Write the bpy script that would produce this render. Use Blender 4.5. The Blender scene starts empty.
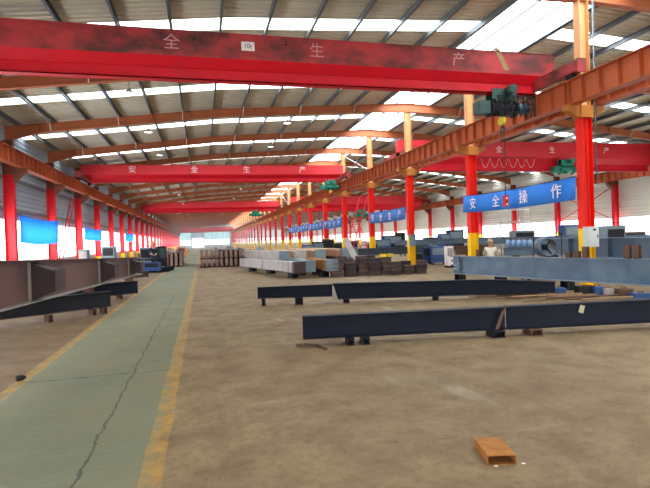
import bpy, bmesh, math, random
from mathutils import Vector, Matrix
C = bpy.context.scene.collection
sc = bpy.context.scene
R = math.radians
# ------------------------------------------------------------ camera
YAW, PIT, ROLL, F = .24391, -.0099, -.03350, 492.7
fw = Vector((math.sin(YAW)*math.cos(PIT), math.cos(YAW)*math.cos(PIT), math.sin(PIT)))
r0 = Vector((math.cos(YAW), -math.sin(YAW), 0)); u0 = r0.cross(fw)
rt = r0*math.cos(ROLL)+u0*math.sin(ROLL); up = -r0*math.sin(ROLL)+u0*math.cos(ROLL)
cd = bpy.data.cameras.new('camera'); cam = bpy.data.objects.new('camera', cd); C.objects.link(cam)
cd.sensor_width = 36; cd.lens = 36*F/650; cd.clip_end = 900
cam.matrix_world = Matrix(((rt.x, up.x, -fw.x, 0), (rt.y, up.y, -fw.y, 0), (rt.z, up.z, -fw.z, 1.6), (0, 0, 0, 1)))
sc.camera = cam
# ------------------------------------------------------------ daylight and exposure
sc.view_settings.view_transform = 'Standard'; sc.view_settings.look = 'None'
sc.view_settings.gamma = 1; sc.view_settings.exposure = 0.07
SKY = 3.2; HAZE = .0025
w = bpy.data.worlds.new('sky'); sc.world = w; w.use_nodes = True
bg = w.node_tree.nodes['Background']; bg.inputs[0].default_value = (.93, .97, 1, 1); bg.inputs[1].default_value = SKY
sc.cycles.max_bounces = 8; sc.cycles.diffuse_bounces = 5; sc.cycles.transparent_max_bounces = 12
XL, XM, XF = -7.9, 10.48, 29.2          # column rows
Y0, BAY = 11.65, 6.0
YB, YE = -6.35, 179.95                  # rear wall, far wall
ZE, XK, ZK, ZR, SL = 6.84, 1.0, 7.86, 8.44, .087    # rafter top at the eave, at the slope change and at the ridge; mean slope
WL, WR = -8.35, 29.65                   # side walls
def rz(x):
    x = min(x, 2*XM-x)
    return ZE+(ZK-ZE)*(x-XL)/(XK-XL) if x < XK else ZK+(ZR-ZK)*(x-XK)/(XM-XK)
def area(name, loc, sx, sy, rot, k, col=(.95, .98, 1)):
    l = bpy.data.lights.new(name, 'AREA'); l.shape = 'RECTANGLE'; l.size = sx; l.size_y = sy
    l.energy = k*sx*sy; l.color = col
    o = bpy.data.objects.new(name, l); C.objects.link(o); o.location = loc; o.rotation_euler = rot
    return o
KR, KW = 36, 44
ANG = math.atan(SL)
for k in range(8):                      # daylight over the ridge skylight
    area('ridge_daylight', (XM, YB+11.7+k*23.2, rz(XM)+.55), 2.4, 23, (0, 0, 0), KR)
for n in range(-2, 28):                 # daylight over the roof light strips
    y = Y0+BAY*n+3.15
    area('strip_daylight', (.65, y, rz(.65)+.42), 16.4, .8, (0, -ANG, 0), KR)
    area('strip_daylight', (20.3, y, rz(20.3)+.42), 16.4, .8, (0, ANG, 0), KR)
for k in range(8):                      # daylight at the side windows
    area('window_daylight', (WL-.35, YB+11.7+k*23.2, 2.0), 23, 1.8, (R(90), 0, R(-90)), KW)
    area('window_daylight', (WR+.35, YB+11.7+k*23.2, 1.75), 23, 1.4, (R(90), 0, R(90)), KW)
area('door_daylight', (XM, YB-.6, 2.6), 30, 4.6, (R(90), 0, 0), 14)

# ------------------------------------------------------------ materials
MATS = {}
def nd(nt, t, **kw):
    n = nt.nodes.new(t)
    for k, v in kw.items():
        if k in n.inputs.keys(): n.inputs[k].default_value = v
        else: setattr(n, k, v)
    return n
def srgb(c): return tuple(((v/255+.055)/1.055)**2.4 if v > 10 else v/255/12.92 for v in c)+(1,)
def mat(name, col, dirt=None, rough=.6, metal=0, scale=1.5, amt=.5, bump=0, sharp=.2, stretch=(1, 1, 1), yellow=None, spec=.35):
    if name in MATS: return MATS[name]
    m = bpy.data.materials.new(name); m.use_nodes = True; nt = m.node_tree; b = nt.nodes['Principled BSDF']; L = nt.links.new
    b.inputs['Roughness'].default_value = rough; b.inputs['Metallic'].default_value = metal; b.inputs['Specular IOR Level'].default_value = spec
    tc = nd(nt, 'ShaderNodeTexCoord'); mp = nd(nt, 'ShaderNodeMapping', Scale=stretch); L(tc.outputs['Object'], mp.inputs[0])
    ns = nd(nt, 'ShaderNodeTexNoise', Scale=scale, Detail=6.0, Roughness=.65); L(mp.outputs[0], ns.inputs['Vector'])
    mr = nd(nt, 'ShaderNodeMapRange'); mr.inputs[1].default_value = .5-sharp; mr.inputs[2].default_value = .5+sharp; mr.inputs[4].default_value = amt
    L(ns.outputs[0], mr.inputs[0])
    mx = nd(nt, 'ShaderNodeMix', data_type='RGBA'); mx.inputs[6].default_value = srgb(col); mx.inputs[7].default_value = srgb(dirt or [v*.6 for v in col])
    L(mr.outputs[0], mx.inputs[0]); out = mx.outputs[2]
    if yellow:
        sp = nd(nt, 'ShaderNodeSeparateXYZ'); L(tc.outputs['Object'], sp.inputs[0])
        lt = nd(nt, 'ShaderNodeMath', operation='LESS_THAN'); lt.inputs[1].default_value = yellow; L(sp.outputs[2], lt.inputs[0])
        m2 = nd(nt, 'ShaderNodeMix', data_type='RGBA'); m2.inputs[7].default_value = srgb((235, 185, 20))
        L(lt.outputs[0], m2.inputs[0]); L(out, m2.inputs[6]); out = m2.outputs[2]
    L(out, b.inputs['Base Color'])
    if bump:
        bp = nd(nt, 'ShaderNodeBump', Strength=bump, Distance=.02); L(ns.outputs[0], bp.inputs['Height']); L(bp.outputs[0], b.inputs['Normal'])
    MATS[name] = m; return m
M_redcol = mat('red_column_paint', (232, 26, 10), (196, 34, 22), .5, spec=.2, yellow=1.65)
M_redcol_l = mat('left_column_paint', (214, 24, 36), (180, 44, 50), .5, spec=.2, yellow=.85)
M_redcol_s = mat('side_column_paint', (214, 24, 36), (180, 44, 50), .5, spec=.2, yellow=1.55)
M_red = mat('red_paint', (196, 12, 28), (160, 18, 32), .5, spec=.2)
M_redweb = mat('dusty_red_paint', (176, 58, 60), (70, 46, 42), .6, scale=.75, amt=.95, sharp=.12, spec=.2, stretch=(1, 1, 1.6))
M_redweb2 = mat('bright_red_paint', (208, 34, 44), (180, 46, 52), .55, amt=.5)
M_post = mat('tan_primer', (208, 150, 98), (186, 124, 76), .6)
M_ochre = mat('ochre_primer', (176, 108, 40), (146, 80, 28), .6)
M_run = mat('orange_primer', (180, 88, 46), (138, 64, 40), .6, scale=2)
M_raft = mat('rafter_primer', (176, 100, 60), (140, 74, 48), .65, scale=1.2)
M_brown = mat('brown_primer', (120, 62, 44), (90, 48, 38), .65)
M_galv = mat('galvanised_steel', (112, 116, 118), (84, 88, 92), .45, .35)
M_brace = mat('pale_rod', (222, 220, 212), None, .5)
M_roof = mat('roof_sheet', (206, 198, 176), (176, 168, 150), .7, scale=.35, amt=.7)
M_wall = mat('wall_sheet', (158, 170, 178), (134, 146, 156), .6, scale=.5)
M_wallr = mat('cream_wall_sheet', (226, 224, 212), (205, 202, 190), .6, scale=.5)
M_frame = mat('window_frame', (205, 210, 214), None, .5)
M_conc = mat('kerb_concrete', (180, 176, 168), (150, 146, 138), .85)
M_navy = mat('dark_navy_steel', (13, 17, 30), (28, 31, 42), .6, scale=2, spec=.15)
M_black = mat('black_steel', (26, 28, 34), (46, 42, 40), .6, scale=2, spec=.15)
M_blue = mat('blue_grey_steel', (66, 84, 104), (104, 118, 130), .45, .2, scale=1.6, amt=.8)
M_maroon = mat('brown_red_primer_steel', (104, 72, 66), (74, 54, 52), .6, scale=1.3, amt=.8)
M_maroond = mat('dark_brown_steel', (62, 44, 44), (44, 36, 38), .6)
M_flange = mat('worn_flange_edge', (150, 142, 130), (110, 100, 92), .6)
M_pale = mat('pale_grey_box_steel', (166, 156, 148), (112, 102, 98), .6, scale=3, amt=.8)
M_tan = mat('tan_box_steel', (176, 140, 108), (150, 104, 74), .65)
M_bgrey = mat('blue_grey_end_plate', (108, 122, 128), None, .6)
M_rust = mat('rust', (164, 108, 54), (122, 74, 38), .8, scale=14, amt=.8, spec=.15)
M_rod = mat('dull_rod_rust', (150, 112, 80), (110, 80, 60), .8, scale=8)
M_rustd = mat('dark_rust', (96, 66, 50), (60, 44, 38), .8, scale=5)
M_pilebr = mat('brown_offcut_steel', (92, 72, 66), (56, 48, 50), .7, scale=4)
M_wood = mat('packing_timber', (110, 86, 60), (70, 54, 40), .85, scale=6, stretch=(1, 6, 6))
M_hoist = mat('hoist_green', (44, 72, 64), (30, 44, 44), .45, scale=4)
M_hoist2 = mat('hoist_green_bright', (30, 120, 96), (24, 80, 72), .45, scale=4)
M_dark = mat('black_rubber', (24, 24, 26), None, .6)
M_white = mat('white_paint', (232, 226, 220), (190, 150, 150), .6, scale=9)
M_fade = mat('faded_white_paint', (206, 150, 150), (170, 84, 90), .7, scale=14, amt=.8)
M_cab = mat('cabinet_grey', (190, 190, 184), (165, 165, 160), .5)
M_banner = mat('blue_banner_cloth', (46, 120, 205), (36, 100, 188), .75)
M_banner2 = mat('blue_banner_cloth_far', (70, 112, 178), (56, 96, 160), .75)
M_bluep = mat('blue_paint', (40, 72, 120), (34, 52, 84), .6)
M_yel = mat('yellow_paint', (214, 190, 40), None, .5)
M_skin = mat('skin', (190, 140, 110), None, .6)
M_cloth_d = mat('dark_blue_cloth', (38, 46, 62), None, .85)
M_cloth_w = mat('cream_cloth', (214, 204, 186), None, .85)
M_straw = mat('straw', (170, 142, 112), (140, 114, 90), .85, scale=20)
M_orange = mat('orange_paint', (206, 116, 74), None, .5)
M_chrome = mat('bright_metal', (180, 184, 188), None, .25, .9)
M_alu = mat('aluminium_rungs', (196, 196, 190), None, .4, .5)
def glassy(name, tr, col, amt):
    m = bpy.data.materials.new(name); m.use_nodes = True; nt = m.node_tree; nt.nodes.clear()
    o = nd(nt, 'ShaderNodeOutputMaterial'); a = nd(nt, 'ShaderNodeBsdfTransparent'); a.inputs[0].default_value = tr
    b = nd(nt, 'ShaderNodeBsdfTranslucent'); b.inputs[0].default_value = col
    x = nd(nt, 'ShaderNodeMixShader'); x.inputs[0].default_value = amt
    nt.links.new(a.outputs[0], x.inputs[1]); nt.links.new(b.outputs[0], x.inputs[2]); nt.links.new(x.outputs[0], o.inputs[0]); return m
M_sky = glassy('translucent_roof_sheet', (.92, .96, .98, 1), (.9, .92, .92, 1), .25)
M_pane = glassy('dusty_window_pane', (.95, .97, .98, 1), (.9, .92, .92, 1), .12)
M_farpane = glassy('pale_green_far_pane', (.42, .52, .52, 1), (.6, .7, .7, 1), .3)
M_thin = glassy('thin_blue_cloth', (.1, .26, .62, 1), (.1, .3, .8, 1), .8)
mlamp = bpy.data.materials.new('lamp_glow'); mlamp.use_nodes = True
_b = mlamp.node_tree.nodes['Principled BSDF']; _b.inputs['Emission Color'].default_value = (1, .97, .9, 1); _b.inputs['Emission Strength'].default_value = 4

def floor_material():
    m = bpy.data.materials.new('dusty_floor'); m.use_nodes = True; nt = m.node_tree; b = nt.nodes['Principled BSDF']; L = nt.links.new
    tc = nd(nt, 'ShaderNodeTexCoord'); sp = nd(nt, 'ShaderNodeSeparateXYZ'); L(tc.outputs['Object'], sp.inputs[0])
    def noise(s, d=6, r=.6, stretch=None):
        n = nd(nt, 'ShaderNodeTexNoise', Scale=s, Detail=float(d), Roughness=r)
        if stretch:
            mp = nd(nt, 'ShaderNodeMapping', Scale=stretch); L(tc.outputs['Object'], mp.inputs[0]); L(mp.outputs[0], n.inputs['Vector'])
        else: L(tc.outputs['Object'], n.inputs['Vector'])
        return n.outputs[0]
    def ma(op, a, b_=None, c=None):
        n = nd(nt, 'ShaderNodeMath', operation=op)
        for i, v in enumerate((a, b_, c)):
            if v is None: continue
            if isinstance(v, (int, float)): n.inputs[i].default_value = v
            else: L(v, n.inputs[i])
        return n.outputs[0]
    def mix(f, a, b_):
        n = nd(nt, 'ShaderNodeMix', data_type='RGBA')
        if isinstance(f, (int, float)): n.inputs[0].default_value = f
        else: L(f, n.inputs[0])
        for i, v in ((6, a), (7, b_)):
            if isinstance(v, tuple): n.inputs[i].default_value = srgb(v)
            else: L(v, n.inputs[i])
        return n.outputs[2]
    def rng(v, a, b_, t0=0., t1=1.):
        n = nd(nt, 'ShaderNodeMapRange'); L(v, n.inputs[0])
        for i, q in enumerate((a, b_, t0, t1)): n.inputs[i+1].default_value = q
        return n.outputs[0]
    X, Y = sp.outputs[0], sp.outputs[1]
    n1, n2, n3 = noise(.35), noise(2.2), noise(14, 8, .7)
    base = mix(rng(n1, .35, .65), (116, 94, 65), (129, 107, 76))
    base = mix(rng(n2, .42, .7, 0, .75), base, (94, 74, 52))
    base = mix(rng(n3, .48, .72, 0, .6), base, (72, 58, 42))
    base = mix(rng(noise(45, 6, .7), .56, .7, 0, .5), base, (60, 50, 38))
    base = mix(rng(noise(1.6, 7, .75, (.25, 1, 1)), .58, .68, 0, .4), base, (150, 128, 98))
    base = mix(rng(noise(.9, 5, .6, (1, .35, 1)), .62, .7, 0, .45), base, (160, 150, 130))   # pale scuffs
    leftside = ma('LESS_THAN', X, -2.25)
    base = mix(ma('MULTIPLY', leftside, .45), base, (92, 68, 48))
    wob = ma('MULTIPLY', ma('SUBTRACT', noise(1.7), .5), .05)
    Xw = ma('ADD', X, wob)
    def band(v, c, h): return ma('LESS_THAN', ma('ABSOLUTE', ma('SUBTRACT', v, c)), h)
    inside = band(Xw, -1.285, .885)
    green = mix(rng(n1, .35, .65), (96, 101, 80), (108, 111, 88))
    green = mix(rng(n3, .4, .8, 0, .5), green, (80, 84, 70))
    green = mix(rng(noise(1.1, 6, .7), .46, .68, 0, .75), green, (122, 110, 84))
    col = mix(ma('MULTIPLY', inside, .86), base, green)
    yel = ma('ADD', band(Xw, -.398, .08), band(Xw, -2.172, .075))
    wear = rng(noise(5, 8, .75), .38, .6, .9, .15)
    yc = mix(rng(n3, .4, .7), (164, 124, 52), (146, 108, 48))
    col = mix(ma('MULTIPLY', yel, wear), col, yc)
    # slab joints and cracks
    jw = ma('ADD', X, ma('MULTIPLY', ma('SUBTRACT', noise(2.5, 5, .7), .5), .16))
    j1 = ma('MULTIPLY', band(jw, -.9, .011), ma('LESS_THAN', Y, 16.0))
    yw = ma('ADD', Y, ma('MULTIPLY', ma('SUBTRACT', noise(2.1, 5, .7), .5), .3))
    ymod = ma('ABSOLUTE', ma('SUBTRACT', ma('MODULO', ma('ADD', yw, 100.0), 6.0), 4.6))
    j2 = ma('MULTIPLY', ma('LESS_THAN', ymod, .014), inside)
    j = ma('MINIMUM', ma('ADD', j1, j2), 1.0)
    col = mix(ma('MULTIPLY', j, .7), col, (50, 48, 40))
    col = mix(rng(noise(1.3, 3, .5, (.5, 1, 1)), .74, .78, 0, .5), col, (120, 52, 44))        # red oxide spill
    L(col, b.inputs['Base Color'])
    L(rng(n2, .3, .7, .62, .85), b.inputs['Roughness'])
    b.inputs['Specular IOR Level'].default_value = .25
    bp = nd(nt, 'ShaderNodeBump', Strength=.25, Distance=.01); L(n3, bp.inputs['Height']); L(bp.outputs[0], b.inputs['Normal'])
    return m
M_floor = floor_material()

# ------------------------------------------------------------ mesh helpers
class MB:
    def __init__(s): s.v = []; s.f = []; s.sm = []
    def add(s, vs, fs, smooth=False, m=None):
        k = len(s.v)
        s.v += [tuple(m @ Vector(q)) if m else tuple(q) for q in vs]
        for f in fs: s.f.append([k+i for i in f]); s.sm.append(smooth)
        return s
    def box(s, x0, x1, y0, y1, z0, z1, m=None):
        return s.hexa([(x0, y0, z0), (x1, y0, z0), (x1, y1, z0), (x0, y1, z0)], [(x0, y0, z1), (x1, y0, z1), (x1, y1, z1), (x0, y1, z1)], m)
    def cb(s, c, d, m=None):
        return s.box(c[0]-d[0]/2, c[0]+d[0]/2, c[1]-d[1]/2, c[1]+d[1]/2, c[2]-d[2]/2, c[2]+d[2]/2, m)
    def hexa(s, a, b, m=None):
        return s.add(list(a)+list(b), [(3, 2, 1, 0), (4, 5, 6, 7), (0, 1, 5, 4), (1, 2, 6, 5), (2, 3, 7, 6), (3, 0, 4, 7)], False, m)
    def prism(s, prof, axis, a, b, m=None, smooth=False):
        """closed profile in the plane across axis, from a to b (prof may be a pair of profiles)"""
        pa, pb = prof if isinstance(prof[0][0], (tuple, list)) else (prof, prof)
        def P(p, t): return {'x': (t, p[0], p[1]), 'y': (p[0], t, p[1]), 'z': (p[0], p[1], t)}[axis]
        n = len(pa); vs = [P(p, a) for p in pa]+[P(p, b) for p in pb]
        s.add(vs, [tuple(range(n)), tuple(range(2*n-1, n-1, -1))], False, m)
        k = len(s.v)-2*n
        for i in range(n):
            j = (i+1) % n; s.f.append([k+i, k+n+i, k+n+j, k+j]); s.sm.append(smooth)
        return s
    def cyl(s, p0, p1, r, n=12, r1=None, m=None):
        p0, p1 = Vector(p0), Vector(p1); d = (p1-p0).normalized(); r1 = r if r1 is None else r1
        a = d.orthogonal().normalized(); b = d.cross(a)
        vs = [p0+(a*math.cos(2*math.pi*i/n)+b*math.sin(2*math.pi*i/n))*r for i in range(n)]
        vs += [p1+(a*math.cos(2*math.pi*i/n)+b*math.sin(2*math.pi*i/n))*r1 for i in range(n)]
        s.add(vs, [tuple(range(n-1, -1, -1)), tuple(range(n, 2*n))], False, m); k = len(s.v)-2*n
        for i in range(n):
            j = (i+1) % n; s.f.append([k+i, k+j, k+n+j, k+n+i]); s.sm.append(True)
        return s
    def tube(s, pts, r, n=6):
        for a, b in zip(pts[:-1], pts[1:]): s.cyl(a, b, r, n)
        return s
    def lathe(s, prof, n=24, m=None, axis='z'):
        vs = []
        for i in range(n):
            c, q = math.cos(2*math.pi*i/n), math.sin(2*math.pi*i/n)
            for r, z in prof: vs.append({'z': (r*c, r*q, z), 'x': (z, r*c, r*q), 'y': (r*c, z, r*q)}[axis])
        k = len(prof); fs = []
        for i in range(n):
            j = (i+1) % n
            for t in range(k-1): fs.append((i*k+t, j*k+t, j*k+t+1, i*k+t+1))
        return s.add(vs, fs, True, m)
    def build(s, name, m, parent=None, loc=None, rot=None):
        me = bpy.data.meshes.new(name); me.from_pydata(s.v, [], s.f)
        for p, q in zip(me.polygons, s.sm): p.use_smooth = q
        bm = bmesh.new(); bm.from_mesh(me); bmesh.ops.recalc_face_normals(bm, faces=bm.faces); bm.to_mesh(me); bm.free()
        if m: me.materials.append(m)
        o = bpy.data.objects.new(name, me); C.objects.link(o)
        if parent: o.parent = parent
        if loc is not None: o.location = loc
        if rot is not None: o.rotation_euler = rot
        return o
def tag(o, label, cat, group=None):
    o['label'] = label; o['category'] = cat; o['kind'] = 'thing'
    if group: o['group'] = group
    return o
def thing(name, label, cat, loc=(0, 0, 0), rot=0, group=None):
    o = bpy.data.objects.new(name, None); C.objects.link(o); o.location = loc; o.rotation_euler = (0, 0, rot)
    o.empty_display_size = .2
    return tag(o, label, cat, group)
def struct(o): o['kind'] = 'structure'; return o
def dup(o, loc=None, rot=None, label=None, group=None, parent=None, kids=True):
    c = o.copy(); C.objects.link(c)
    if parent: c.parent = parent
    if loc is not None: c.location = loc
    if rot is not None: c.rotation_euler = (0, 0, rot)
    if label: c['label'] = label
    if group: c['group'] = group
    if kids:
        for ch in list(o.children): dup(ch, parent=c)
    return c
def text(s, size, m, name, parent, loc, rot, depth=.004, label=None):
    cu = bpy.data.curves.new('t', 'FONT'); cu.body = s; cu.size = size; cu.align_x = 'CENTER'; cu.align_y = 'CENTER'; cu.extrude = depth; cu.resolution_u = 3
    t = bpy.data.objects.new('t', cu); C.objects.link(t)
    me = bpy.data.meshes.new_from_object(t.evaluated_get(bpy.context.evaluated_depsgraph_get()))
    bpy.data.objects.remove(t); me.materials.clear(); me.materials.append(m)
    o = bpy.data.objects.new(name, me); C.objects.link(o); o.parent = parent; o.location = loc; o.rotation_euler = rot
    if label: o['label'] = label
    return o
def P(px, d):           # ground position at horizontal frame position px and distance d in front of the camera
    xc = (px-325)/F*d
    return (xc*math.cos(YAW)+d*math.sin(YAW), d*math.cos(YAW)-xc*math.sin(YAW))
ORD = ['first', 'second', 'third', 'fourth', 'fifth', 'sixth', 'seventh', 'eighth', 'ninth', 'tenth', 'eleventh', 'twelfth', 'thirteenth', 'fourteenth', 'fifteenth', 'sixteenth', 'seventeenth', 'eighteenth', 'nineteenth', 'twentieth']

# ------------------------------------------------------------ the setting
struct(MB().box(WL-.3, WR+.3, YB-.3, YE+.3, -.3, 0).build('floor', M_floor))
struct(MB().box(-90, 120, -60, 330, -.5, -.31).build('ground', M_conc))
def sheet_profile(y0, y1, pitch=.25, dep=.06):
    n = max(1, round((y1-y0)/pitch)); p = (y1-y0)/n; out = []
    for i in range(n):
        a = y0+i*p; out += [(a, 0), (a+p*.55, 0), (a+p*.65, dep), (a+p*.9, dep)]
    out.append((y1, 0)); return out
SB0, SB1 = 2.75, 3.55                   # the roof light strip inside a bay
GAP = 1.3                               # half width of the ridge skylight
def roofpart(x0, x1):
    m = MB(); y = YB
    for n in range(-3, 28):
        a = Y0+BAY*n; segs = [(a, a+SB0), (a+SB1, a+BAY)]
        for s0, s1 in segs:
            pr = sheet_profile(s0, s1)
            k = len(m.v)
            for (yy, dz) in pr:
                m.v.append((x0, yy, rz(x0)+.19+dz)); m.v.append((x1, yy, rz(x1)+.19+dz))
            for i in range(len(pr)-1): m.f.append([k+2*i, k+2*i+1, k+2*i+3, k+2*i+2]); m.sm.append(False)
        # ends of the strip beyond the panes
    return m
def join(a, b):
    k = len(a.v); a.v += b.v; a.f += [[i+k for i in f] for f in b.f]; a.sm += b.sm; return a
XK2 = 2*XM-XK
struct(join(roofpart(WL-.1, XK), roofpart(XK, XM-GAP)).build('ceiling', M_roof)); struct(join(roofpart(XM+GAP, XK2), roofpart(XK2, WR+.1)).build('ceiling', M_roof))
wn = 1
for n in range(-3, 28):
    a = Y0+BAY*n
    for xs_ in ((WL+.25, XK, XM-GAP), (XM+GAP, XK2, WR-.25)):
        m = MB(); y0, y1 = a+SB0-.02, a+SB1+.02
        for x0, x1 in zip(xs_[:-1], xs_[1:]): m.hexa([(x0, y0, rz(x0)+.2), (x1, y0, rz(x1)+.2), (x1, y1, rz(x1)+.2), (x0, y1, rz(x0)+.2)], [(x0, y0, rz(x0)+.21), (x1, y0, rz(x1)+.21), (x1, y1, rz(x1)+.21), (x0, y1, rz(x0)+.21)])
        struct(m.build('window_%d' % wn, M_sky)); wn += 1
for sgn in (-1, 1):
    m = MB(); x0, x1 = XM, XM+sgn*(GAP+.03); h = rz(XM)+.3
    m.hexa([(x0, YB, h), (x1, YB, h-.1), (x1, YE, h-.1), (x0, YE, h)], [(x0, YB, h+.012), (x1, YB, h-.088), (x1, YE, h-.088), (x0, YE, h+.012)])
    struct(m.build('window_%d' % wn, M_sky)); wn += 1
for i, x in enumerate((XM-GAP, XM+GAP)):   # upstand along the skylight
    struct(MB().box(x-.03, x+.03, YB, YE, rz(x)+.02, rz(x)+.24).build('trim_%d' % (i+1), M_galv))

def siding(x, side, z0, z1, name, m_, horiz=True):
    m = MB(); n = round((z1-z0)/.24); p = (z1-z0)/n; pr = []
    for i in range(n): a = z0+i*p; pr += [(a, 0), (a+p*.5, 0), (a+p*.62, .035), (a+p*.88, .035)]
    pr.append((z1, 0))
    for (z, d) in pr: m.v.append((x+side*d, YB, z)); m.v.append((x+side*d, YE, z))
    for i in range(len(pr)-1): m.f.append([2*i, 2*i+1, 2*i+3, 2*i+2]); m.sm.append(False)
    return m.build(name, m_)
ZWL0, ZWL1, ZWR0, ZWR1 = 1.0, 2.98, .95, 2.5
struct(siding(WL, -1, ZWL1, rz(WL)+.2, 'wall_left', M_wall)); struct(siding(WR, 1, ZWR1, rz(WR)+.2, 'wall_right', M_wallr))
struct(MB().box(WL-.12, WL+.12, YB, YE, 0, ZWL0).build('wall_left_base', M_conc)); struct(MB().box(WR-.12, WR+.12, YB, YE, 0, ZWR0).build('wall_right_base', M_conc))
for (x, z0, z1) in ((WL, ZWL0, ZWL1), (WR, ZWR0, ZWR1)):
    fm = MB(); fm.box(-.03, .03, 0.02, BAY-.02, 0, .05); fm.box(-.03, .03, .02, BAY-.02, z1-z0-.05, z1-z0)
    for k in range(5): fm.box(-.025, .025, k*1.48+.02, k*1.48+.07, .05, z1-z0-.05)
    fr = fm.build('window_frame', M_frame); pn = MB().box(-.004, .004, .05, BAY-.05, .04, z1-z0-.04).build('pane', M_pane, fr)
    for n in range(-3, 28):
        o = fr if n == -3 else dup(fr)
        o.name = 'window_%d' % wn; wn += 1; o.location = (x, Y0+BAY*n, z0); struct(o)
# girts on the left and right siding
for i, z in enumerate((3.3, 4.7, 6.1)):
    struct(MB().box(WL+.04, WL+.1, YB, YE, z, z+.16).build('trim_%d' % (3+2*i), M_galv))
    struct(MB().box(WR-.1, WR-.04, YB, YE, z, z+.16).build('trim_%d' % (4+2*i), M_wallr))
# far end wall with tall pale windows and an open door, rear wall behind the camera with its door
def gable(y, z0, name, m_, holes):
    m = MB(); xs = sorted({WL, WR, XM, XK, XK2}|{v for h in holes for v in h[:2]})
    for a, b in zip(xs[:-1], xs[1:]):
        hs = sorted([h for h in holes if h[0] <= a and h[1] >= b], key=lambda h: h[2]); z = z0
        for h in hs:
            if h[2] > z: m.hexa([(a, y-.04, z), (b, y-.04, z), (b, y+.04, z), (a, y+.04, z)], [(a, y-.04, h[2]), (b, y-.04, h[2]), (b, y+.04, h[2]), (a, y+.04, h[2])])
            z = h[3]
        ta, tb = rz(a)+.22, rz(b)+.22
        m.hexa([(a, y-.04, z), (b, y-.04, z), (b, y+.04, z), (a, y+.04, z)], [(a, y-.04, ta), (b, y-.04, tb), (b, y+.04, tb), (a, y+.04, ta)])
    return m.build(name, m_)
struct(gable(YE, 0, 'wall_far', M_wall, [(-3.4, .6, 0, 3.4), (-7.6, -3.8, .9, 5.6), (.9, 9.6, .9, 5.6), (11.2, 19.6, .9, 5.6), (20.4, 28.6, .9, 5.6)]))
struct(gable(YB, 0, 'wall_rear', M_wall, [(-3.4, .6, 0, 4.6), (5, 16, 0, 4.6)]))
for x0, x1 in ((-7.6, -3.8), (.9, 9.6), (11.2, 19.6), (20.4, 28.6)):
    fm = MB(); n = round((x1-x0)/1.9)
    for k in range(n+1): fm.box(x0+(x1-x0)*k/n-.05, x0+(x1-x0)*k/n+.05, YE-.08, YE+.08, .9, 5.6)
    for z in (.9, 2.9, 5.6): fm.box(x0, x1, YE-.07, YE+.07, z-.05, z+.05)
    f = struct(fm.build('window_%d' % wn, M_frame)); wn += 1
    MB().box(x0, x1, YE-.01, YE+.01, .9, 2.85).build('lower_pane', M_pane, f)
    MB().box(x0, x1, YE-.01, YE+.01, 2.95, 5.6).build('upper_pane', M_farpane, f)

# ------------------------------------------------------------ the steel frame
def hsec(x0, x1, w, tf=.014, tw=.01):
    """H profile with flanges facing along x, web along x"""
    h = w/2; t = tw/2
    return [(x0, -h), (x0+tf, -h), (x0+tf, -t), (x1-tf, -t), (x1-tf, -h), (x1, -h), (x1, h), (x1-tf, h), (x1-tf, t), (x0+tf, t), (x0+tf, h), (x0, h)]
ZRAIL = 5.8; ZG0 = 5.08
def mid_column():
    t = thing('steel_column', '', 'column')
    MB().prism(hsec(-.165, .165, .26), 'z', .03, 4.74).build('shaft', M_redcol, t)
    MB().cb((0, 0, .015), (.55, .45, .03)).build('base_plate', M_redcol, t)
    m = MB().cb((0, 0, 4.91), (.42, .32, .32)); m.cb((0, 0, 4.745), (.5, .36, .02))
    m.build('cap_block', M_ochre, t)
    for s in (-1, 1):
        MB().prism([(s*.2, 4.74), (s*.2, 5.075), (s*.62, 5.075), (s*.62, 4.93)], 'y', -.1, .1).build('corbel', M_ochre, t)
    MB().prism(hsec(-.15, .15, .24), 'z', 5.07, rz(XM)-.44).build('upper_post', M_post, t)
    return t
def side_column(s, m1, top, mp):
    t = thing('wall_column', '', 'column')
    MB().prism(hsec(-.2, .2, .26), 'z', .03, 4.8).build('shaft', mp, t)
    MB().cb((0, 0, .015), (.55, .4, .03)).build('base_plate', mp, t)
    MB().prism([(s*.2, 4.45), (s*.2, 5.075), (s*.7, 5.075), (s*.7, 4.9)], 'y', -.12, .12).build('corbel', m1, t)
    MB().prism(hsec(-.2, .2, .26), 'z', 4.8, top).build('upper_post', m1, t)
    return t
def ordlabel(n, lo, hi, fmt, far):
    k = n-lo
    return fmt % ORD[k] if k < hi else far
mc = mid_column(); lc = side_column(1, M_brown, rz(XL)-.58, M_redcol_l); rc = side_column(-1, M_brown, rz(XF)-.58, M_redcol_s)
for n in range(0, 29):
    y = Y0+BAY*n
    a = mc if n == 0 else dup(mc); a.location = (XM, y, 0)
    a['label'] = ordlabel(n, 0, 10, 'red and yellow middle row column, %s from the front, under tan post', 'far red and yellow middle row column beyond the tenth'); a['group'] = 'middle row of columns'
    if n > 9: a['group'] = 'far middle row columns'
    b = lc if n == 0 else dup(lc); b.location = (XL, y, 0)
    lab = ordlabel(n, 2, 10, 'red left wall column, %s seen from the front, carrying the left runway beam', 'far red left wall column, a thin stripe beyond the tenth') if n > 1 else 'red left wall column standing nearest the camera just outside the view'
    b['label'] = lab; b['group'] = 'left wall columns' if n < 12 else 'far left wall columns'
    if n < 2: b['group'] = 'left wall columns beside the camera'
    c = rc if n == 0 else dup(rc); c.location = (XF, y, 0)
    lab = ordlabel(n, 3, 8, 'slim red column against the cream right wall, %s from the right edge', 'far red right wall column, a thin stripe beyond the eighth') if n > 2 else 'red right wall column beside the camera, beyond the right edge of view'
    c['label'] = lab; c['group'] = 'right wall columns' if n < 11 else 'far right wall columns'
    if n < 3: c['group'] = 'right wall columns beside the camera'
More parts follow.
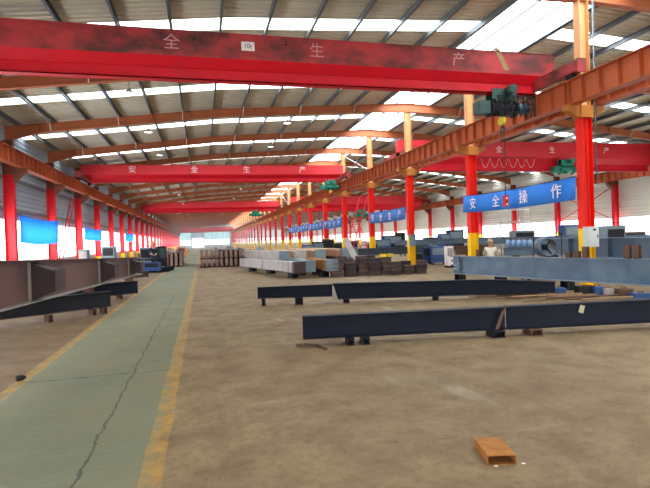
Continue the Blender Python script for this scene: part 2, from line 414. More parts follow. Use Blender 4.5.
# rafters
def rafter():
    t = thing('roof_rafter', '', 'rafter')
    for s in (1, -1):
        X = lambda x: x if s == 1 else 2*XM-x
        pts = [(-8.0, .6), (-6.6, .38), (-2, .36), (XK, .36), (4, .36), (7.6, .36), (9.2, .4), (XM, .44)]
        m = MB()
        for (xa, da), (xb, db) in zip(pts[:-1], pts[1:]):
            za, zb = rz(xa), rz(xb); X0, X1 = X(xa), X(xb)
            def seg(y0, y1, a0, a1, b0, b1): m.hexa([(X0, y0, a0), (X1, y0, b0), (X1, y1, b0), (X0, y1, a0)], [(X0, y0, a1), (X1, y0, b1), (X1, y1, b1), (X0, y1, a1)])
            seg(-.006, .006, za-da+.012, za-.012, zb-db+.012, zb-.012)
            seg(-.1, .1, za-.014, za, zb-.014, zb)
            seg(-.1, .1, za-da, za-da+.014, zb-db, zb-db+.014)
        for xs in (-6.6, -2, 2.6, 7.6): m.box(min(X(xs), X(xs+.02)), max(X(xs), X(xs+.02)), -.09, .09, rz(xs)-.34, rz(xs)-.01)
        o = m.build('rafter_beam', M_raft, t)
    return t
def flybrace(x):
    s = 1 if x < XM else -1
    m = MB()
    for q in (-1, 1): m.tube([(x, q*.09, rz(x)-.36), (x+s*.02, q*.42, rz(x)+.03)], .02, 5)
    return m
PX = [XL+.35+1.375*k for k in range(13)]
rf = rafter()
braces = [flybrace(x) for x in PX[1::2]+[2*XM-x for x in PX[1::2]]]
for b in braces: b.build('fly_brace', M_brace, rf)
for n in range(-1, 29):
    o = rf if n == -1 else dup(rf, kids=False)
    if n > -1:
        for ch in rf.children:
            if ch.name.startswith('rafter_beam') or n < 8: dup(ch, parent=o)
    o.location = (0, Y0+BAY*n, 0)
    if n < 1: o['label'] = 'tan primed roof rafter over the camera ahead of the nearest crane' ; o['group'] = 'rafters above the camera'
    else:
        o['label'] = ordlabel(n, 1, 8, 'tan primed roof rafter, %s one seen behind the nearest red crane', 'far tan roof rafter, one of the thin lines beyond the eighth')
        o['group'] = 'roof rafters' if n < 9 else 'far roof rafters'
# purlins
def cpur(x, s):
    m = MB(); z = rz(x); m.box(-.004, .004, YB, YE, z, z+.18); a, b = sorted((0, s*.07))
    m.box(a, b, YB, YE, z, z+.006); m.box(a, b, YB, YE, z+.174, z+.18)
    e = s*.07; m.box(min(e, e-s*.006), max(e, e-s*.006), YB, YE, z, z+.025); return m
for s in (1, -1):
    for k, x in enumerate(PX):
        if k == 12: x = XM-GAP-.12
        xx = x if s == 1 else 2*XM-x
        o = cpur(xx, s).build('roof_purlin', M_galv, None, (xx, 0, 0))
        tag(o, 'long grey roof purlin, %s line %s of the bright ridge skylight' % (ORD[12-k], 'left' if s == 1 else 'right'), 'purlin', 'roof purlins')
for k, dx in enumerate((-.45, .4)):
    o = MB().box(-.03, .03, YB, YE, rz(XM)+.04, rz(XM)+.12).build('skylight_bar', M_galv, None, (XM+dx, 0, 0))
    tag(o, 'thin grey bar running along the %s half of the ridge skylight' % ('left', 'right')[k], 'bar', 'skylight bars')
# runway beams: one per bay and line
def runway():
    m = MB(); h = ZRAIL-.06-ZG0
    m.box(-.006, .006, .01, BAY-.01, .016, h-.016); m.box(-.15, .15, .01, BAY-.01, 0, .016); m.box(-.16, .16, .01, BAY-.01, h-.016, h)
    for k in range(10):
        y = .05+k*.6+(.0 if k else .02); m.box(-.13, .13, y, y+.014, .016, h-.016)
    m.box(-.13, .13, BAY-.05, BAY-.036, .016, h-.016)
    o = m.build('runway_beam', M_run)
    MB().box(-.025, .025, 0.01, BAY-.01, h, h+.06).build('rail', M_rustd, o)
    return o
rb = runway(); first = True
lines = [(XL+.45, 'along the left wall', 2, 10), (XM-.42, 'on the left side of the middle row', 0, 10), (XM+.42, 'on the right side of the middle row', 0, 10), (XF-.45, 'along the right wall', 3, 8)]
for lx, nm, lo, cnt in lines:
    for n in range(-1, 28):
        o = rb if first else dup(rb); first = False
        o.location = (lx, Y0+BAY*n, ZG0)
        k = n-lo
        if k < -1: lab, g = 'orange runway beam %s, out of view by the camera' % nm, 'near runway beams, '+nm
        elif k == -1: lab, g = 'orange runway beam %s, nearest piece' % nm, 'runway beams, '+nm
        elif k < cnt: lab, g = 'orange runway beam %s, %s bay' % (nm, ORD[k]), 'runway beams, '+nm
        else: lab, g = 'distant orange runway beam %s, beyond the %s bay' % (nm, ORD[cnt-1]), 'far runway beams, '+nm
        tag(o, lab, 'crane rail beam', g)

# ------------------------------------------------------------ overhead cranes
def crane(label, y, xa, xb, zt, zb, m_web, m_low, chars=(), charmat=None, csize=.42, cham=.5, over=0):
    xm = (xa+xb)/2; t = thing('overhead_crane', label, 'crane', (xm, y, ZRAIL), 0, 'overhead cranes')
    L = (xb-xa)/2; a0, a1 = zt-ZRAIL, zb-ZRAIL; d = a0-a1
    zw = a0-d*.55; zs = a0-d*.75                      # bottom of web plates, bottom of sloping plates
    wb = .27; wi = .1
    def ext(prof, x0, x1): return MB().prism(prof, 'x', x0, x1)
    ext([(-wb, zw), (wb, zw), (wb, a0), (-wb, a0)], -L, L).build('web_plates', m_web, t)
    MB().box(-L, L, -wb-.02, wb+.02, a0-.012, a0).build('top_plate', m_web, t)
    c = cham
    m = MB()
    m.prism(([(-wb, zw), (wb, zw), (wb-.01, zw-.02), (-wb+.01, zw-.02)], [(-wb, zw), (wb, zw), (wi, zs), (-wi, zs)]), 'x', -L, -L+c)
    m.prism([(-wb, zw), (wb, zw), (wi, zs), (-wi, zs)], 'x', -L+c, L-c)
    m.prism(([(-wb, zw), (wb, zw), (wi, zs), (-wi, zs)], [(-wb, zw), (wb, zw), (wb-.01, zw-.02), (-wb+.01, zw-.02)]), 'x', L-c, L)
    m.build('sloping_plates', m_low, t)
    m = MB(); m.box(-L+c, L-c, -.07, .07, a1+.03, zs)
    for q in (-1, 1):
        m.hexa([(q*(L-c), -.07, zs-.02), (q*(L-c*.4), -.07, zs+(zw-zs)*.5), (q*(L-c*.4), .07, zs+(zw-zs)*.5), (q*(L-c), .07, zs-.02)], [(q*(L-c), -.07, zs), (q*(L-c*.3), -.07, zw), (q*(L-c*.3), .07, zw), (q*(L-c), .07, zs)])
    m.build('hoist_beam', m_low, t)
    m = MB(); m.box(-L+c, L-c, -.13, .13, a1, a1+.03); m.box(-L+c, L-c, -.13, -.118, a1, a1+.05); m.box(-L+c, L-c, .118, .13, a1, a1+.05)
    m.build('lower_flange', m_low, t)
    for q, xr in ((-1, -(xm-xa)), (1, xb-xm)):
        xr += -q*(.12+over)
        e = MB().box(xr-.12, xr+.12, -1.95, 1.95, .17, .48); e.box(xr-.14, xr+.14, -1.97, -1.93, .12, .5); e.box(xr-.14, xr+.14, 1.93, 1.97, .12, .5)
        e = e.build('end_carriage', M_redweb, t)
        for yy in (-1.55, 1.55): MB().cyl((xr-.06, yy, .15), (xr+.06, yy, .15), .15, 16).build('wheel', M_black, e)
        MB().cyl((xr-q*.16, 1.2, .3), (xr-q*.5, 1.2, .3), .1, 12).build('travel_motor', M_hoist, e)
    for (ch, x) in chars:
        text(ch, csize, charmat, 'painted_character', t, (x-xm, -wb-.002, a0-d*.28), (R(90), 0, 0), .003)
    return t
XA, XB = XL+.45-.05, XM-.42+.2
c1 = crane('dusty dark red overhead crane spanning the top of view, nearest of all', 13.3, XA-.45, XB+.45, 7.03, 5.83, M_redweb, M_red, [('安', -5.0), ('全', -.58), ('生', 3.2), ('产', 7.45)], M_fade, .42, .55, .4)
pl = MB().box(1.16, 1.46, -.285, -.272, .84, 1.06)
xm1 = (XA+XB)/2
MB().box(1.17-xm1, 1.51-xm1, -.285, -.272, .8, 1.03).build('capacity_plate', M_white, c1)['label'] = 'white capacity plate'
text('10t', .17, M_dark, 'plate_text', c1, (1.34-xm1, -.287, .915), (R(90), 0, 0), .002)
for x in (2.35, -.02): MB().cyl((x-xm1, -.276, 1.02), (x-xm1, -.27, 1.02), .035, 12).build('vent_hole', M_dark, c1)
MB().hexa([(8.62-xm1, -.276, 1.31), (8.8-xm1, -.276, 1.31), (8.8-xm1, -.27, 1.31), (8.62-xm1, -.27, 1.31)], [(8.95-xm1, -.276, .68), (9.13-xm1, -.276, .68), (9.13-xm1, -.27, .68), (8.95-xm1, -.27, .68)]).build('bare_patch', mat('khaki_patch', (150, 120, 80), (110, 90, 60), .7), c1)['label'] = 'slanting khaki patch'
m = MB().cyl((XB-xm1-.15, -1.0, -.02+.7), (XB-xm1-.15, -1.0, .5), .05, 8)
c2 = crane('red overhead crane behind the nearest one, with four pale painted characters', 35.2, XA, XB, 6.97, 5.8, M_redweb2, M_red, [('安', -4.35), ('全', -.35), ('生', 3.2), ('产', 7.2)], M_white, .5)
crane('bright red overhead crane, third in the left hall', 66.2, XA, XB, 6.97, 5.6, M_redweb2, M_red)
crane('pinkish red overhead crane at the far end of the left hall', 169, XA, XB, 6.9, 5.2, M_redweb2, M_red)
XC, XD = XM+.42-.2, XF-.45+.05
s2 = crane('red overhead crane of the right hall behind the blue banner, with pale characters', 25.6, XC, XD, 6.93, 5.22, M_redweb2, M_red, [('全', 16.9), ('生', 20.5), ('产', 24.4)], M_white, .42, 1.1)
crane('red overhead crane farther back in the right hall', 60.35, XC, XD, 6.95, 5.1, M_redweb2, M_red, (), None, .4, .9)

def hoist(label, x, y, z, m_, s=1, hook=1.0, flip=1):
    """rope hoist hanging below a crane's lower flange at height z"""
    t = thing('electric_hoist', label, 'hoist', (x, y, z), 0, 'electric hoists')
    m = MB()
    for q in (-1, 1):
        m.box(-.42*s, .42*s, q*.17-.012, q*.17+.012, -.2*s, .12*s)
    m.box(-.3*s, .3*s, -.17, .17, -.24*s, -.16*s); m.build('trolley', m_, t)
    for q in (-1, 1):
        for xx in (-.26, 0.26): MB().cyl((xx*s, q*.135, .07), (xx*s, q*.175, .07), .09*s, 14).build('trolley_wheel', M_black, t)
    MB().cyl((flip*.1*s, -.24, 0.05), (flip*.1*s, -.5*s, 0.05), .13*s, 14).build('travel_motor', m_, t)
    m = MB().cyl((-.42*s, 0, -.44*s), (.4*s, 0, -.44*s), .22*s, 20)
    for xx in (-.42, .4): m.cyl(((xx-.03)*s, 0, -.44*s), ((xx+.03)*s, 0, -.44*s), .26*s, 20)
    m.build('rope_drum', M_black if s > .9 and m_ is M_hoist else m_, t)
    m = MB().cyl((flip*.45*s, 0, -.42*s), (flip*.85*s, 0, -.42*s), .17*s, 16); m.cyl((flip*.85*s, 0, -.42*s), (flip*.93*s, 0, -.42*s), .13*s, 16)
    m.build('lifting_motor', mat('motor_blue_green', (52, 84, 104), None, .4) if m_ is M_hoist else m_, t)
    MB().box(-.85*s, -.48*s, -.18*s, .2*s, -.62*s, -.25*s).build('gear_box', m_, t)
    zz = -.66*s-hook
    if hook > 0:
        r = MB()
        for q in (-.05, .05): r.cyl((q, 0, -.5*s), (q, 0, zz+.1), .009, 5)
        r.build('wire_rope', M_rustd, t)
        hb = MB().cyl((-.06, 0, zz), (.06, 0, zz), .13, 16).build('hook_block', M_yel, t)
        pts = [(0, 0, zz-.08)]+[(.08*math.sin(a), 0, zz-.26+.08*math.cos(a)) for a in [R(v) for v in range(0, 270, 30)]]
        MB().tube(pts, .02, 6).build('hook', M_black, hb)
    return t
h1 = hoist('dark green rope hoist hanging under the right end of the nearest crane', 9.0, 13.3, 5.83, M_hoist, 1.0, .15, 1)
hoist('small green rope hoist under the second crane, at its right end', 9.3, 35.2, 5.8, M_hoist2, .9, .1)
hoist('tiny green rope hoist under the third crane of the left hall', 7.0, 66.2, 5.6, M_hoist2, 1, .6)
hoist('bright green rope hoist under the right hall crane, left of the front column', 21.3, 25.2, 5.72, M_hoist2, 1.05, 0, 1)
hoist('small pale green rope hoist of the right hall, above the far columns', 20.0, 60.35, 5.1, M_hoist2, 1.3, .8)
# chain and pendant under the first hoist
hx, hy = 9.0, 13.3
m = MB(); z = 4.86
ch = thing('lifting_chain', 'rusty lifting chain hanging below the nearest dark green hoist', 'chain', (8.98, 13.3, 4.2))
zz = .72; k = 0
while zz > 0:
    l = MB(); a = k % 2
    pts = [(.03*math.cos(q)*(1-a)+0*a, .03*math.cos(q)*a, zz+.05*math.sin(q)) for q in [R(v) for v in range(0, 361, 45)]]
    l.tube(pts, .009, 5); m.v, m.f, m.sm = m.v, m.f, m.sm
    kk = len(m.v); m.v += l.v; m.f += [[i+kk for i in f] for f in l.f]; m.sm += l.sm
    zz -= .075; k += 1
m.build('links', M_rustd, ch); MB().tube([(.0, 0, -.02), (.06, 0, -.1), (.05, 0, -.18), (-.02, 0, -.2), (-.06, 0, -.14)], .018, 6).build('hook', M_rustd, ch)
pd = thing('pendant_control', 'red and black push button pendant hanging in front of the blue banner', 'remote control', (8.95, 13.15, 2.42))
MB().tube([(0, 0, .3), (.03, 0, 1.4), (0.05, .1, 2.9)], .012, 6).build('cable', M_dark, pd)
MB().box(-.07, .07, -.05, .05, -.02, .32).build('body', mat('pendant_red', (190, 26, 30), None, .4), pd)
for i in range(3): MB().cyl((0, -.05, .05+.09*i), (0, -.075, .05+.09*i), .025, 10).build('button', M_dark if i % 2 else M_white, pd)
# festoon cables of crane 1 and of the right hall crane
def festoon(label, x0, x1, n, y, z, drop, m_, r=.012):
    t = thing('festoon_cable', label, 'cable', ((x0+x1)/2, y, z), 0, 'festoon cables')
    w_ = (x1-x0)/n; xm = (x0+x1)/2
    MB().tube([(x0-xm, 0, 0), (x1-xm, 0, 0)], .012, 6).build('track_wire', M_black, t)
    for i in range(n):
        a = x0-xm+i*w_
        pts = [(a+w_*q, 0, -drop*(1-(2*q-1)**2)) for q in [v/8 for v in range(9)]]
        MB().tube(pts, r, 6).build('cable_loop', m_, t)
    for i in range(n+1): MB().cb((x0-xm+i*w_, 0, -.03), (.05, .04, .1)).build('carrier', M_black, t)
    return t
festoon('dark festoon cable loops bunched beside the nearest hoist and beam end', 8.7, 10.2, 9, 12.98, 5.7, .62, M_dark, .016)
festoon('pale festoon cable loops hanging below the right hall crane', 15.6, 19.2, 6, 25.2, 6.0, .6, M_brace, .008)

# ------------------------------------------------------------ banners
def banner(label, x, y0, y1, z0, z1, m_, chars=None, face=-1, sag=.06, cm=None, group='blue safety banners'):
    L = y1-y0; t = thing('safety_banner', label, 'banner', (x, (y0+y1)/2, z0), 0, group)
    m = MB(); n = 20; H = z1-z0
    for sgn in (0, 1):
        for i in range(n+1):
            u = i/n; y = -L/2+L*u; s_ = -sag*(1-(2*u-1)**2); wv = .025*math.sin(u*19)+sgn*.006
            for zz in (0, .5, 1): m.v.append((wv+.02*math.sin(u*31+zz*2), y, s_+H*zz))
    k = 3*(n+1)
    for i in range(n):
        for j in range(2):
            a = i*3+j; m.f.append([a, a+1, a+4, a+3]); m.f.append([k+a, k+a+3, k+a+4, k+a+1]); m.sm += [True, True]
        m.f.append([i*3, i*3+3, k+i*3+3, k+i*3]); m.f.append([i*3+2, k+i*3+2, k+i*3+5, i*3+5]); m.sm += [False, False]
    m.f.append([0, k, k+1, 1]); m.f.append([1, k+1, k+2, 2]); m.sm += [False]*2
    e = 3*n; m.f.append([e, e+1, k+e+1, k+e]); m.f.append([e+1, e+2, k+e+2, k+e+1]); m.sm += [False]*2
    m.build('cloth', m_, t)
    MB().tube([(0, -L/2-.15, H+.01), (0, 0, H-sag), (0, L/2+.15, H+.01)], .008, 5).build('wire', M_black, t)
    if chars:
        n = len(chars)
        for i, c in enumerate(chars):
            yy = (L*(.5-(i+.55)/n))
            text(c, H*.72, cm or M_white, 'printed_character', t, (-.06, yy, H*.47-sag*(1-(2*yy/L)**2)), (R(90), 0, R(-90)), .004)
    return t
banner('long blue banner with four white characters between the two front columns', XM-.26, Y0+.1, Y0+BAY+.25, 2.48, 3.12, M_banner, '安全操作')
for n, lab in ((2, 'blue banner with white marks between third and fourth middle columns'), (4, 'distant blue banner between fifth and sixth middle columns'), (5, 'distant blue banner between sixth and seventh middle columns'), (6, 'tiny distant blue banner between seventh and eighth middle columns'), (7, 'tiny distant blue banner between eighth and ninth middle columns')):
    banner(lab, XM-.22, Y0+BAY*n+.15, Y0+BAY*(n+1)-.2, 2.5, 3.15, M_banner2, '安全生产', cm=M_white)
banner('pale blue cloth hung between the first two left columns before the windows', XL+.3, Y0+BAY*2+.15, Y0+BAY*3-.15, 1.9, 3.08, M_thin, None, sag=.1)
banner('small blue cloth hung between the third and fourth left columns', XL+.3, Y0+BAY*4+.15, Y0+BAY*5-.15, 2.1, 2.9, M_thin, None)
banner('tiny blue cloth hung between far left columns', XL+.3, Y0+BAY*7+.15, Y0+BAY*8-.15, 2.1, 2.9, M_thin, None)

# ------------------------------------------------------------ beams lying in the hall
def hbeam(label, L, h0, h1, wd, m_, loc, ang, tf=.014, tw=.01, stiff=(), endp=(), flm=None, name='steel_beam', group=None, z=0):
    """welded I beam along local x from the origin; h0 and h1 its heights at both ends"""
    t = thing(name, label, 'steel beam', (loc[0], loc[1], z), ang, group)
    def hh(x): return h0+(h1-h0)*x/L
    w2 = wd/2
    MB().hexa([(0, -tw/2, tf), (L, -tw/2, tf), (L, tw/2, tf), (0, tw/2, tf)], [(0, -tw/2, h0-tf), (L, -tw/2, h1-tf), (L, tw/2, h1-tf), (0, tw/2, h0-tf)]).build('web', m_, t)
    MB().box(0, L, -w2, w2, 0, tf).build('bottom_flange', flm or m_, t)
    MB().hexa([(0, -w2, h0-tf), (L, -w2, h1-tf), (L, w2, h1-tf), (0, w2, h0-tf)], [(0, -w2, h0), (L, -w2, h1), (L, w2, h1), (0, w2, h0)]).build('top_flange', m_, t)
    for x in stiff: MB().box(x-.005, x+.005, -w2+.01, w2-.01, tf, hh(x)-tf).build('stiffener', flm or m_, t)
    for x in endp: MB().box(x-.008, x+.008, -w2-.01, w2+.01, -.01, hh(x)+.01).build('end_plate', m_, t)
    return t
def block(label, x, y, dx, dy, z1, m_=None, ang=0, group=None, z0=0.0):
    """short H offcut used as packing"""
    m = MB(); m.box(-dx/2, dx/2, -dy/2, dy/2, 0, .012); m.box(-dx/2, dx/2, -dy/2, dy/2, z1-.012, z1); m.box(-dx/2, dx/2, -.012, .012, .012, z1-.012)
    for q in (-dx/2+.01, dx/2-.022): m.box(q, q+.012, -dy/2, dy/2, .012, z1-.012)
    return tag(m.build('packing_block', m_ or M_black, None, (x, y, z0), (0, 0, ang)), label, 'support block', group)
def ang2(a, b): return math.atan2(b[1]-a[1], b[0]-a[0])
# beam 1, nearest: two lengths end to end
A, B_, D_ = (1.43, 7.32), (4.55, 6.80), (9.3, 6.01); a1 = ang2(A, D_)
L1 = math.dist(A, B_)
hbeam('near dark navy beam on the floor, its left length with a bare left end', L1, .345, .345, .17, M_navy, A, a1, flm=M_navy, z=.105, endp=(), group='near floor beam')
b2 = hbeam('near dark navy beam on the floor, its right length running off the right edge', math.dist(B_, D_), .355, .375, .17, M_navy, (B_[0]+.02, B_[1]), a1, z=.1, group='near floor beam')
MB().hexa([(-.22, -.1, .02), (-.17, -.1, .02), (-.17, -.09, .02), (-.22, -.09, .02)], [(-.1, -.1, .31), (-.05, -.1, .31), (-.05, -.09, .31), (-.1, -.09, .31)]).build('splice_plate', M_rustd, b2)['label'] = 'dull slanting splice plate'
def along(A, D, t): return (A[0]+(D[0]-A[0])*t, A[1]+(D[1]-A[1])*t)
for i, (t, lab) in enumerate(((.088, 'dark steel block under the near beam, the left one of a pair'), (.117, 'dark steel block under the near beam, the right one of a pair'), (.375, 'dark steel block under the joint of the near beam'), (.45, 'rusty low block under the near beam, right of its joint'), (.9, 'dark steel block under the near beam, beyond the right edge'))):
    p = along(A, D_, t); block(lab, p[0], p[1]-.02, .12 if i < 2 else .2, .3, .1, M_black if i != 3 else M_rustd, a1, 'blocks under the near beam')
for i, x in enumerate((.62,)):
    pass
tag(MB().tube([(-.06, .02, .02), (.08, -.02, .03), (.22, -.16, .03), (.3, -.4, .02)], .02, 6).build('bent_bar', M_rustd, None, (1.38, 7.28, 0)), 'bent rusty bar on the floor under the left end of the near beam', 'metal bar')
tag(MB().box(-.04, .04, -.003, .003, -.06, .06).build('paper_tag', mat('cream_tag', (196, 186, 150), None, .8), None, (5.78, 6.575, .36), (0, R(18), a1)), 'small cream tag stuck on the web of the near beam', 'tag')
# beam 2
A2, B2, C2_, D2 = (1.29, 12.30), (3.088, 11.82), (6.748, 10.845), (8.38, 10.41); a2 = ang2(A2, D2)
hbeam('second dark navy beam on the floor, its shallow left length on wheels and blocks', math.dist(A2, B2), .28, .30, .16, M_navy, A2, a2, z=.18, group='second floor beam')
t = hbeam('second dark navy beam on the floor, its deep middle length', math.dist(B2, C2_), .40, .375, .17, M_navy, (B2[0]+.01, B2[1]), a2, z=.1, stiff=(.02,), group='second floor beam')
MB().hexa([(-.02, -.1, 0), (.13, -.1, -.02), (.13, -.085, -.02), (-.02, -.085, 0)], [(0, -.1, .34), (.03, -.1, .34), (.03, -.085, .34), (0, -.085, .34)]).build('gusset_plate', M_flange, t)['label'] = 'pale triangular gusset plate'
hbeam('second dark navy beam on the floor, its right length tapering to the end', math.dist(C2_, D2), .375, .265, .17, M_navy, (C2_[0]+.01, C2_[1]-.003), a2, z=.1, group='second floor beam')
for t_, w_, lab in ((.02, .09, 'small dark roller stand under the left tip of the second floor beam'), (.14, .2, 'dark block under the shallow length of the second floor beam')):
    p = along(A2, D2, t_); block(lab, p[0], p[1], w_, .2, .175, M_black, a2, 'blocks under the second beam')
for t_, lab in ((.3, 'low dark block under the middle of the second floor beam, left one'), (.6, 'low dark block under the middle of the second floor beam, right one'), (.93, 'low dark block under the right tip of the second floor beam')):
    p = along(A2, D2, t_); block(lab, p[0], p[1], .15, .15, .1, M_black, a2, 'blocks under the second beam')
# beam 3 blue grey
A3, D3 = (8.50, 15.65), (11.15, 5.6); a3 = ang2(A3, D3)
L3 = math.dist(A3, D3)
b3 = hbeam('big blue grey beam crossing the right side in front of the columns', L3, .61, .64, .3, M_blue, A3, a3, tf=.02, flm=mat('light_blue_grey', (130, 142, 150), (100, 112, 124), .5, .2), z=.25, stiff=(.35,))
for q in (.16, .30, .44): MB().cyl((.005, -.1, q), (.4, -.1, q), .018, 8).build('bolt', M_chrome, b3)
for i, t_ in enumerate((.03, .2, .42, .7)):
    p = along(A3, D3, t_)
    block('dark stand under the blue grey beam, %s from its left end' % ORD[i], p[0], p[1], .25, .3, .245, M_black, a3, 'stands under the blue grey beam')
for i, (px, dd, hgt) in enumerate(((584, 12.9, .3), (628, 12.0, .34), (637.5, 11.8, .34), (483, 16.3, .22), (566, 13.3, .16), (575, 13.1, .18))):
    x, y = P(px, dd)
    # stand them on the beam's top flange line
    t_ = ((x-A3[0])*(D3[0]-A3[0])+(y-A3[1])*(D3[1]-A3[1]))/L3**2; p = along(A3, D3, t_)
    m = MB().box(-.07, .07, -.06, -.05, 0, hgt).box(-.07, .07, .05, .06, 0, hgt).box(-.005, .005, -.05, .05, 0, hgt)
    tag(m.build('steel_offcut', M_rustd, None, (p[0], p[1], .25+.61+.03*t_+.001), (0, 0, a3)), 'dark upright offcut on the blue grey beam, %s' % ('behind the front column foot', 'left of the pair at the right edge', 'right of the pair at the right edge', 'near its left end', 'left of the cabinet', 'just left of the cabinet')[i], 'offcut', 'offcuts standing on the blue grey beam')
# second big beam behind, right hall
x, y = P(556, 18.5)
hbeam('large blue grey beam on stands in the right hall, behind the front column', 12, .62, .62, .3, M_blue, (13.0, 16.9), ang2(P(566, 19), P(650, 14.9)), z=.72, stiff=(2, 4, 6), tf=.02)
for i, t_ in enumerate((.8, 4.5, 8.5)):
    aa = ang2(P(566, 19), P(650, 14.9)); block('dark trestle under the large right hall beam, %s from the left' % ORD[i], 13.0+t_*math.cos(aa), 16.9+t_*math.sin(aa), .3, .3, .715, M_black, aa, 'trestles under the right hall beam')

# left: big tapered girder with corbel stubs on crosswise beams
GA, GD = (-2.13, 17.5), (-3.85, 3.6); ga = ang2(GA, GD); GL = math.dist(GA, GD)
g = hbeam('big brown tapered girder along the left edge, lying on dark crosswise beams', GL, .56, .93, .32, M_maroon, GA, ga, tf=.02, flm=M_flange, z=.64, stiff=(), name='tapered_girder')
def gh(x): return .56+.37*x/GL
for x, s_ in ((.95, .26), (3.65, .28), (7.33, .34), (11.2, .34)):
    h = gh(x); c = MB()
    # stub of two side plates and flanges towards the aisle (local +y)
    s0, s1 = .012, .14+s_
    for xx in (x, x+s_*1.0): c.hexa([(xx, s0, .03), (xx+.012, s0, .03), (xx+.012, s1, h*.28), (xx, s1, h*.28)], [(xx, s0, h-.03), (xx+.012, s0, h-.03), (xx+.012, s1, h*.72), (xx, s1, h*.72)])
    c.hexa([(x, s0, .03), (x+s_, s0, .03), (x+s_, s1, h*.28), (x, s1, h*.28)], [(x, s0, .045), (x+s_, s0, .045), (x+s_, s1, h*.28+.015), (x, s1, h*.28+.015)])
    c.hexa([(x, s0, h-.045), (x+s_, s0, h-.045), (x+s_, s1, h*.72-.015), (x, s1, h*.72-.015)], [(x, s0, h-.03), (x+s_, s0, h-.03), (x+s_, s1, h*.72), (x, s1, h*.72)])
    MB().box(x+s_+.014, x+s_+.026, .012, .07, .03, h-.03).build('stiffener', M_flange, g)
    c.build('corbel_stub', M_maroond, g)['label'] = 'dark tapering corbel stub'
    MB().box(x-.06, x+s_+.06, s1, s1+.014, h*.24, h*.76).build('end_plate', M_maroond, g)
def crossbeam(label, ex, ey, ang, L, h, z, m_=M_black): return hbeam(label, L, h, h, .2, m_, (ex, ey), ang, z=z, tf=.014, name='cross_beam', group='cross beams under the girder')
crossbeam('dark cross beam end under the brown girder, the nearer and larger one', -2.2, 12.8, R(180+33), 6.6, .36, .16, M_black)
crossbeam('dark cross beam end under the brown girder, farther along near its tip', -2.0, 16.3, R(180+30), 5.5, .38, .12, M_navy)
crossbeam('brown beam end low behind the tip of the brown girder', -2.0, 19.6, R(180+12), 5.5, .22, .4, M_maroond)
for i, (x, y, z1) in enumerate(((-2.55, 12.5, .155), (-2.35, 12.68, .155), (-3.3, 11.85, .155), (-2.5, 16.0, .115), (-6.2, 9.35, .155), (-5.8, 14.1, .115))):
    block(('right foot block under the nearer cross beam, left of two', 'right foot block under the nearer cross beam, right of two', 'foot block under the middle of the nearer cross beam', 'foot block under the farther cross beam', 'hidden foot block at the wall end of the nearer cross beam', 'hidden foot block at the wall end of the farther cross beam')[i], x, y, .12, .2, z1, M_rustd, R(40), 'foot blocks under the cross beams')
for i, (t_, z0, z1) in enumerate(((.33, .52, .12), (.078, .50, .14), (.9, 0, .64))):
    p = along(GA, GD, t_); block(('packing between girder and nearer cross beam', 'packing between girder and farther cross beam', 'tall stand under the near end of the brown girder')[i], p[0], p[1], .2, .2, z1, M_rustd, ga, 'packing under the brown girder', z0)
hbeam('brown plate girder on the floor behind the brown tapered girder', 9, .75, .75, .3, M_maroon, (-6.2, 31), R(268), z=.02, stiff=(2, 4, 6))

# box tube on the floor
x, y = P(495.5, 3.385)
t = MB(); W_, H_, L_, k = .195, .066, .31, .0035
for b in ((-W_/2, W_/2, 0, L_, 0, k), (-W_/2, W_/2, 0, L_, H_-k, H_), (-W_/2, -W_/2+k, 0, L_, k, H_-k), (W_/2-k, W_/2, 0, L_, k, H_-k)): t.box(*b)
tag(t.build('box_tube', M_rust, None, (x, y, .001), (0, 0, -YAW)), 'short rusty rectangular steel tube lying alone on the foreground floor', 'metal tube')
tag(MB().cyl((-.04, 0, .035), (.03, 0, .035), .034, 10).cyl((.03, 0, .035), (.06, 0, .035), .02, 8).build('pipe_fitting', M_black, None, (-2.21, 6.72, 0), (0, 0, .6)), 'small black fitting lying on the left yellow line', 'fitting')
for i, (px, d) in enumerate(((489.5, 3.37), (517, 3.395))):
    x, y = P(px, d); tag(MB().box(-.012, .012, -.006, .006, 0, .004).build('paint_chip', M_white, None, (x, y, 0.0005), (0, 0, .5*i-.6)), 'tiny white chip on the floor by the rusty tube, %s' % ('left one', 'right one')[i], 'chip', 'white chips by the tube')
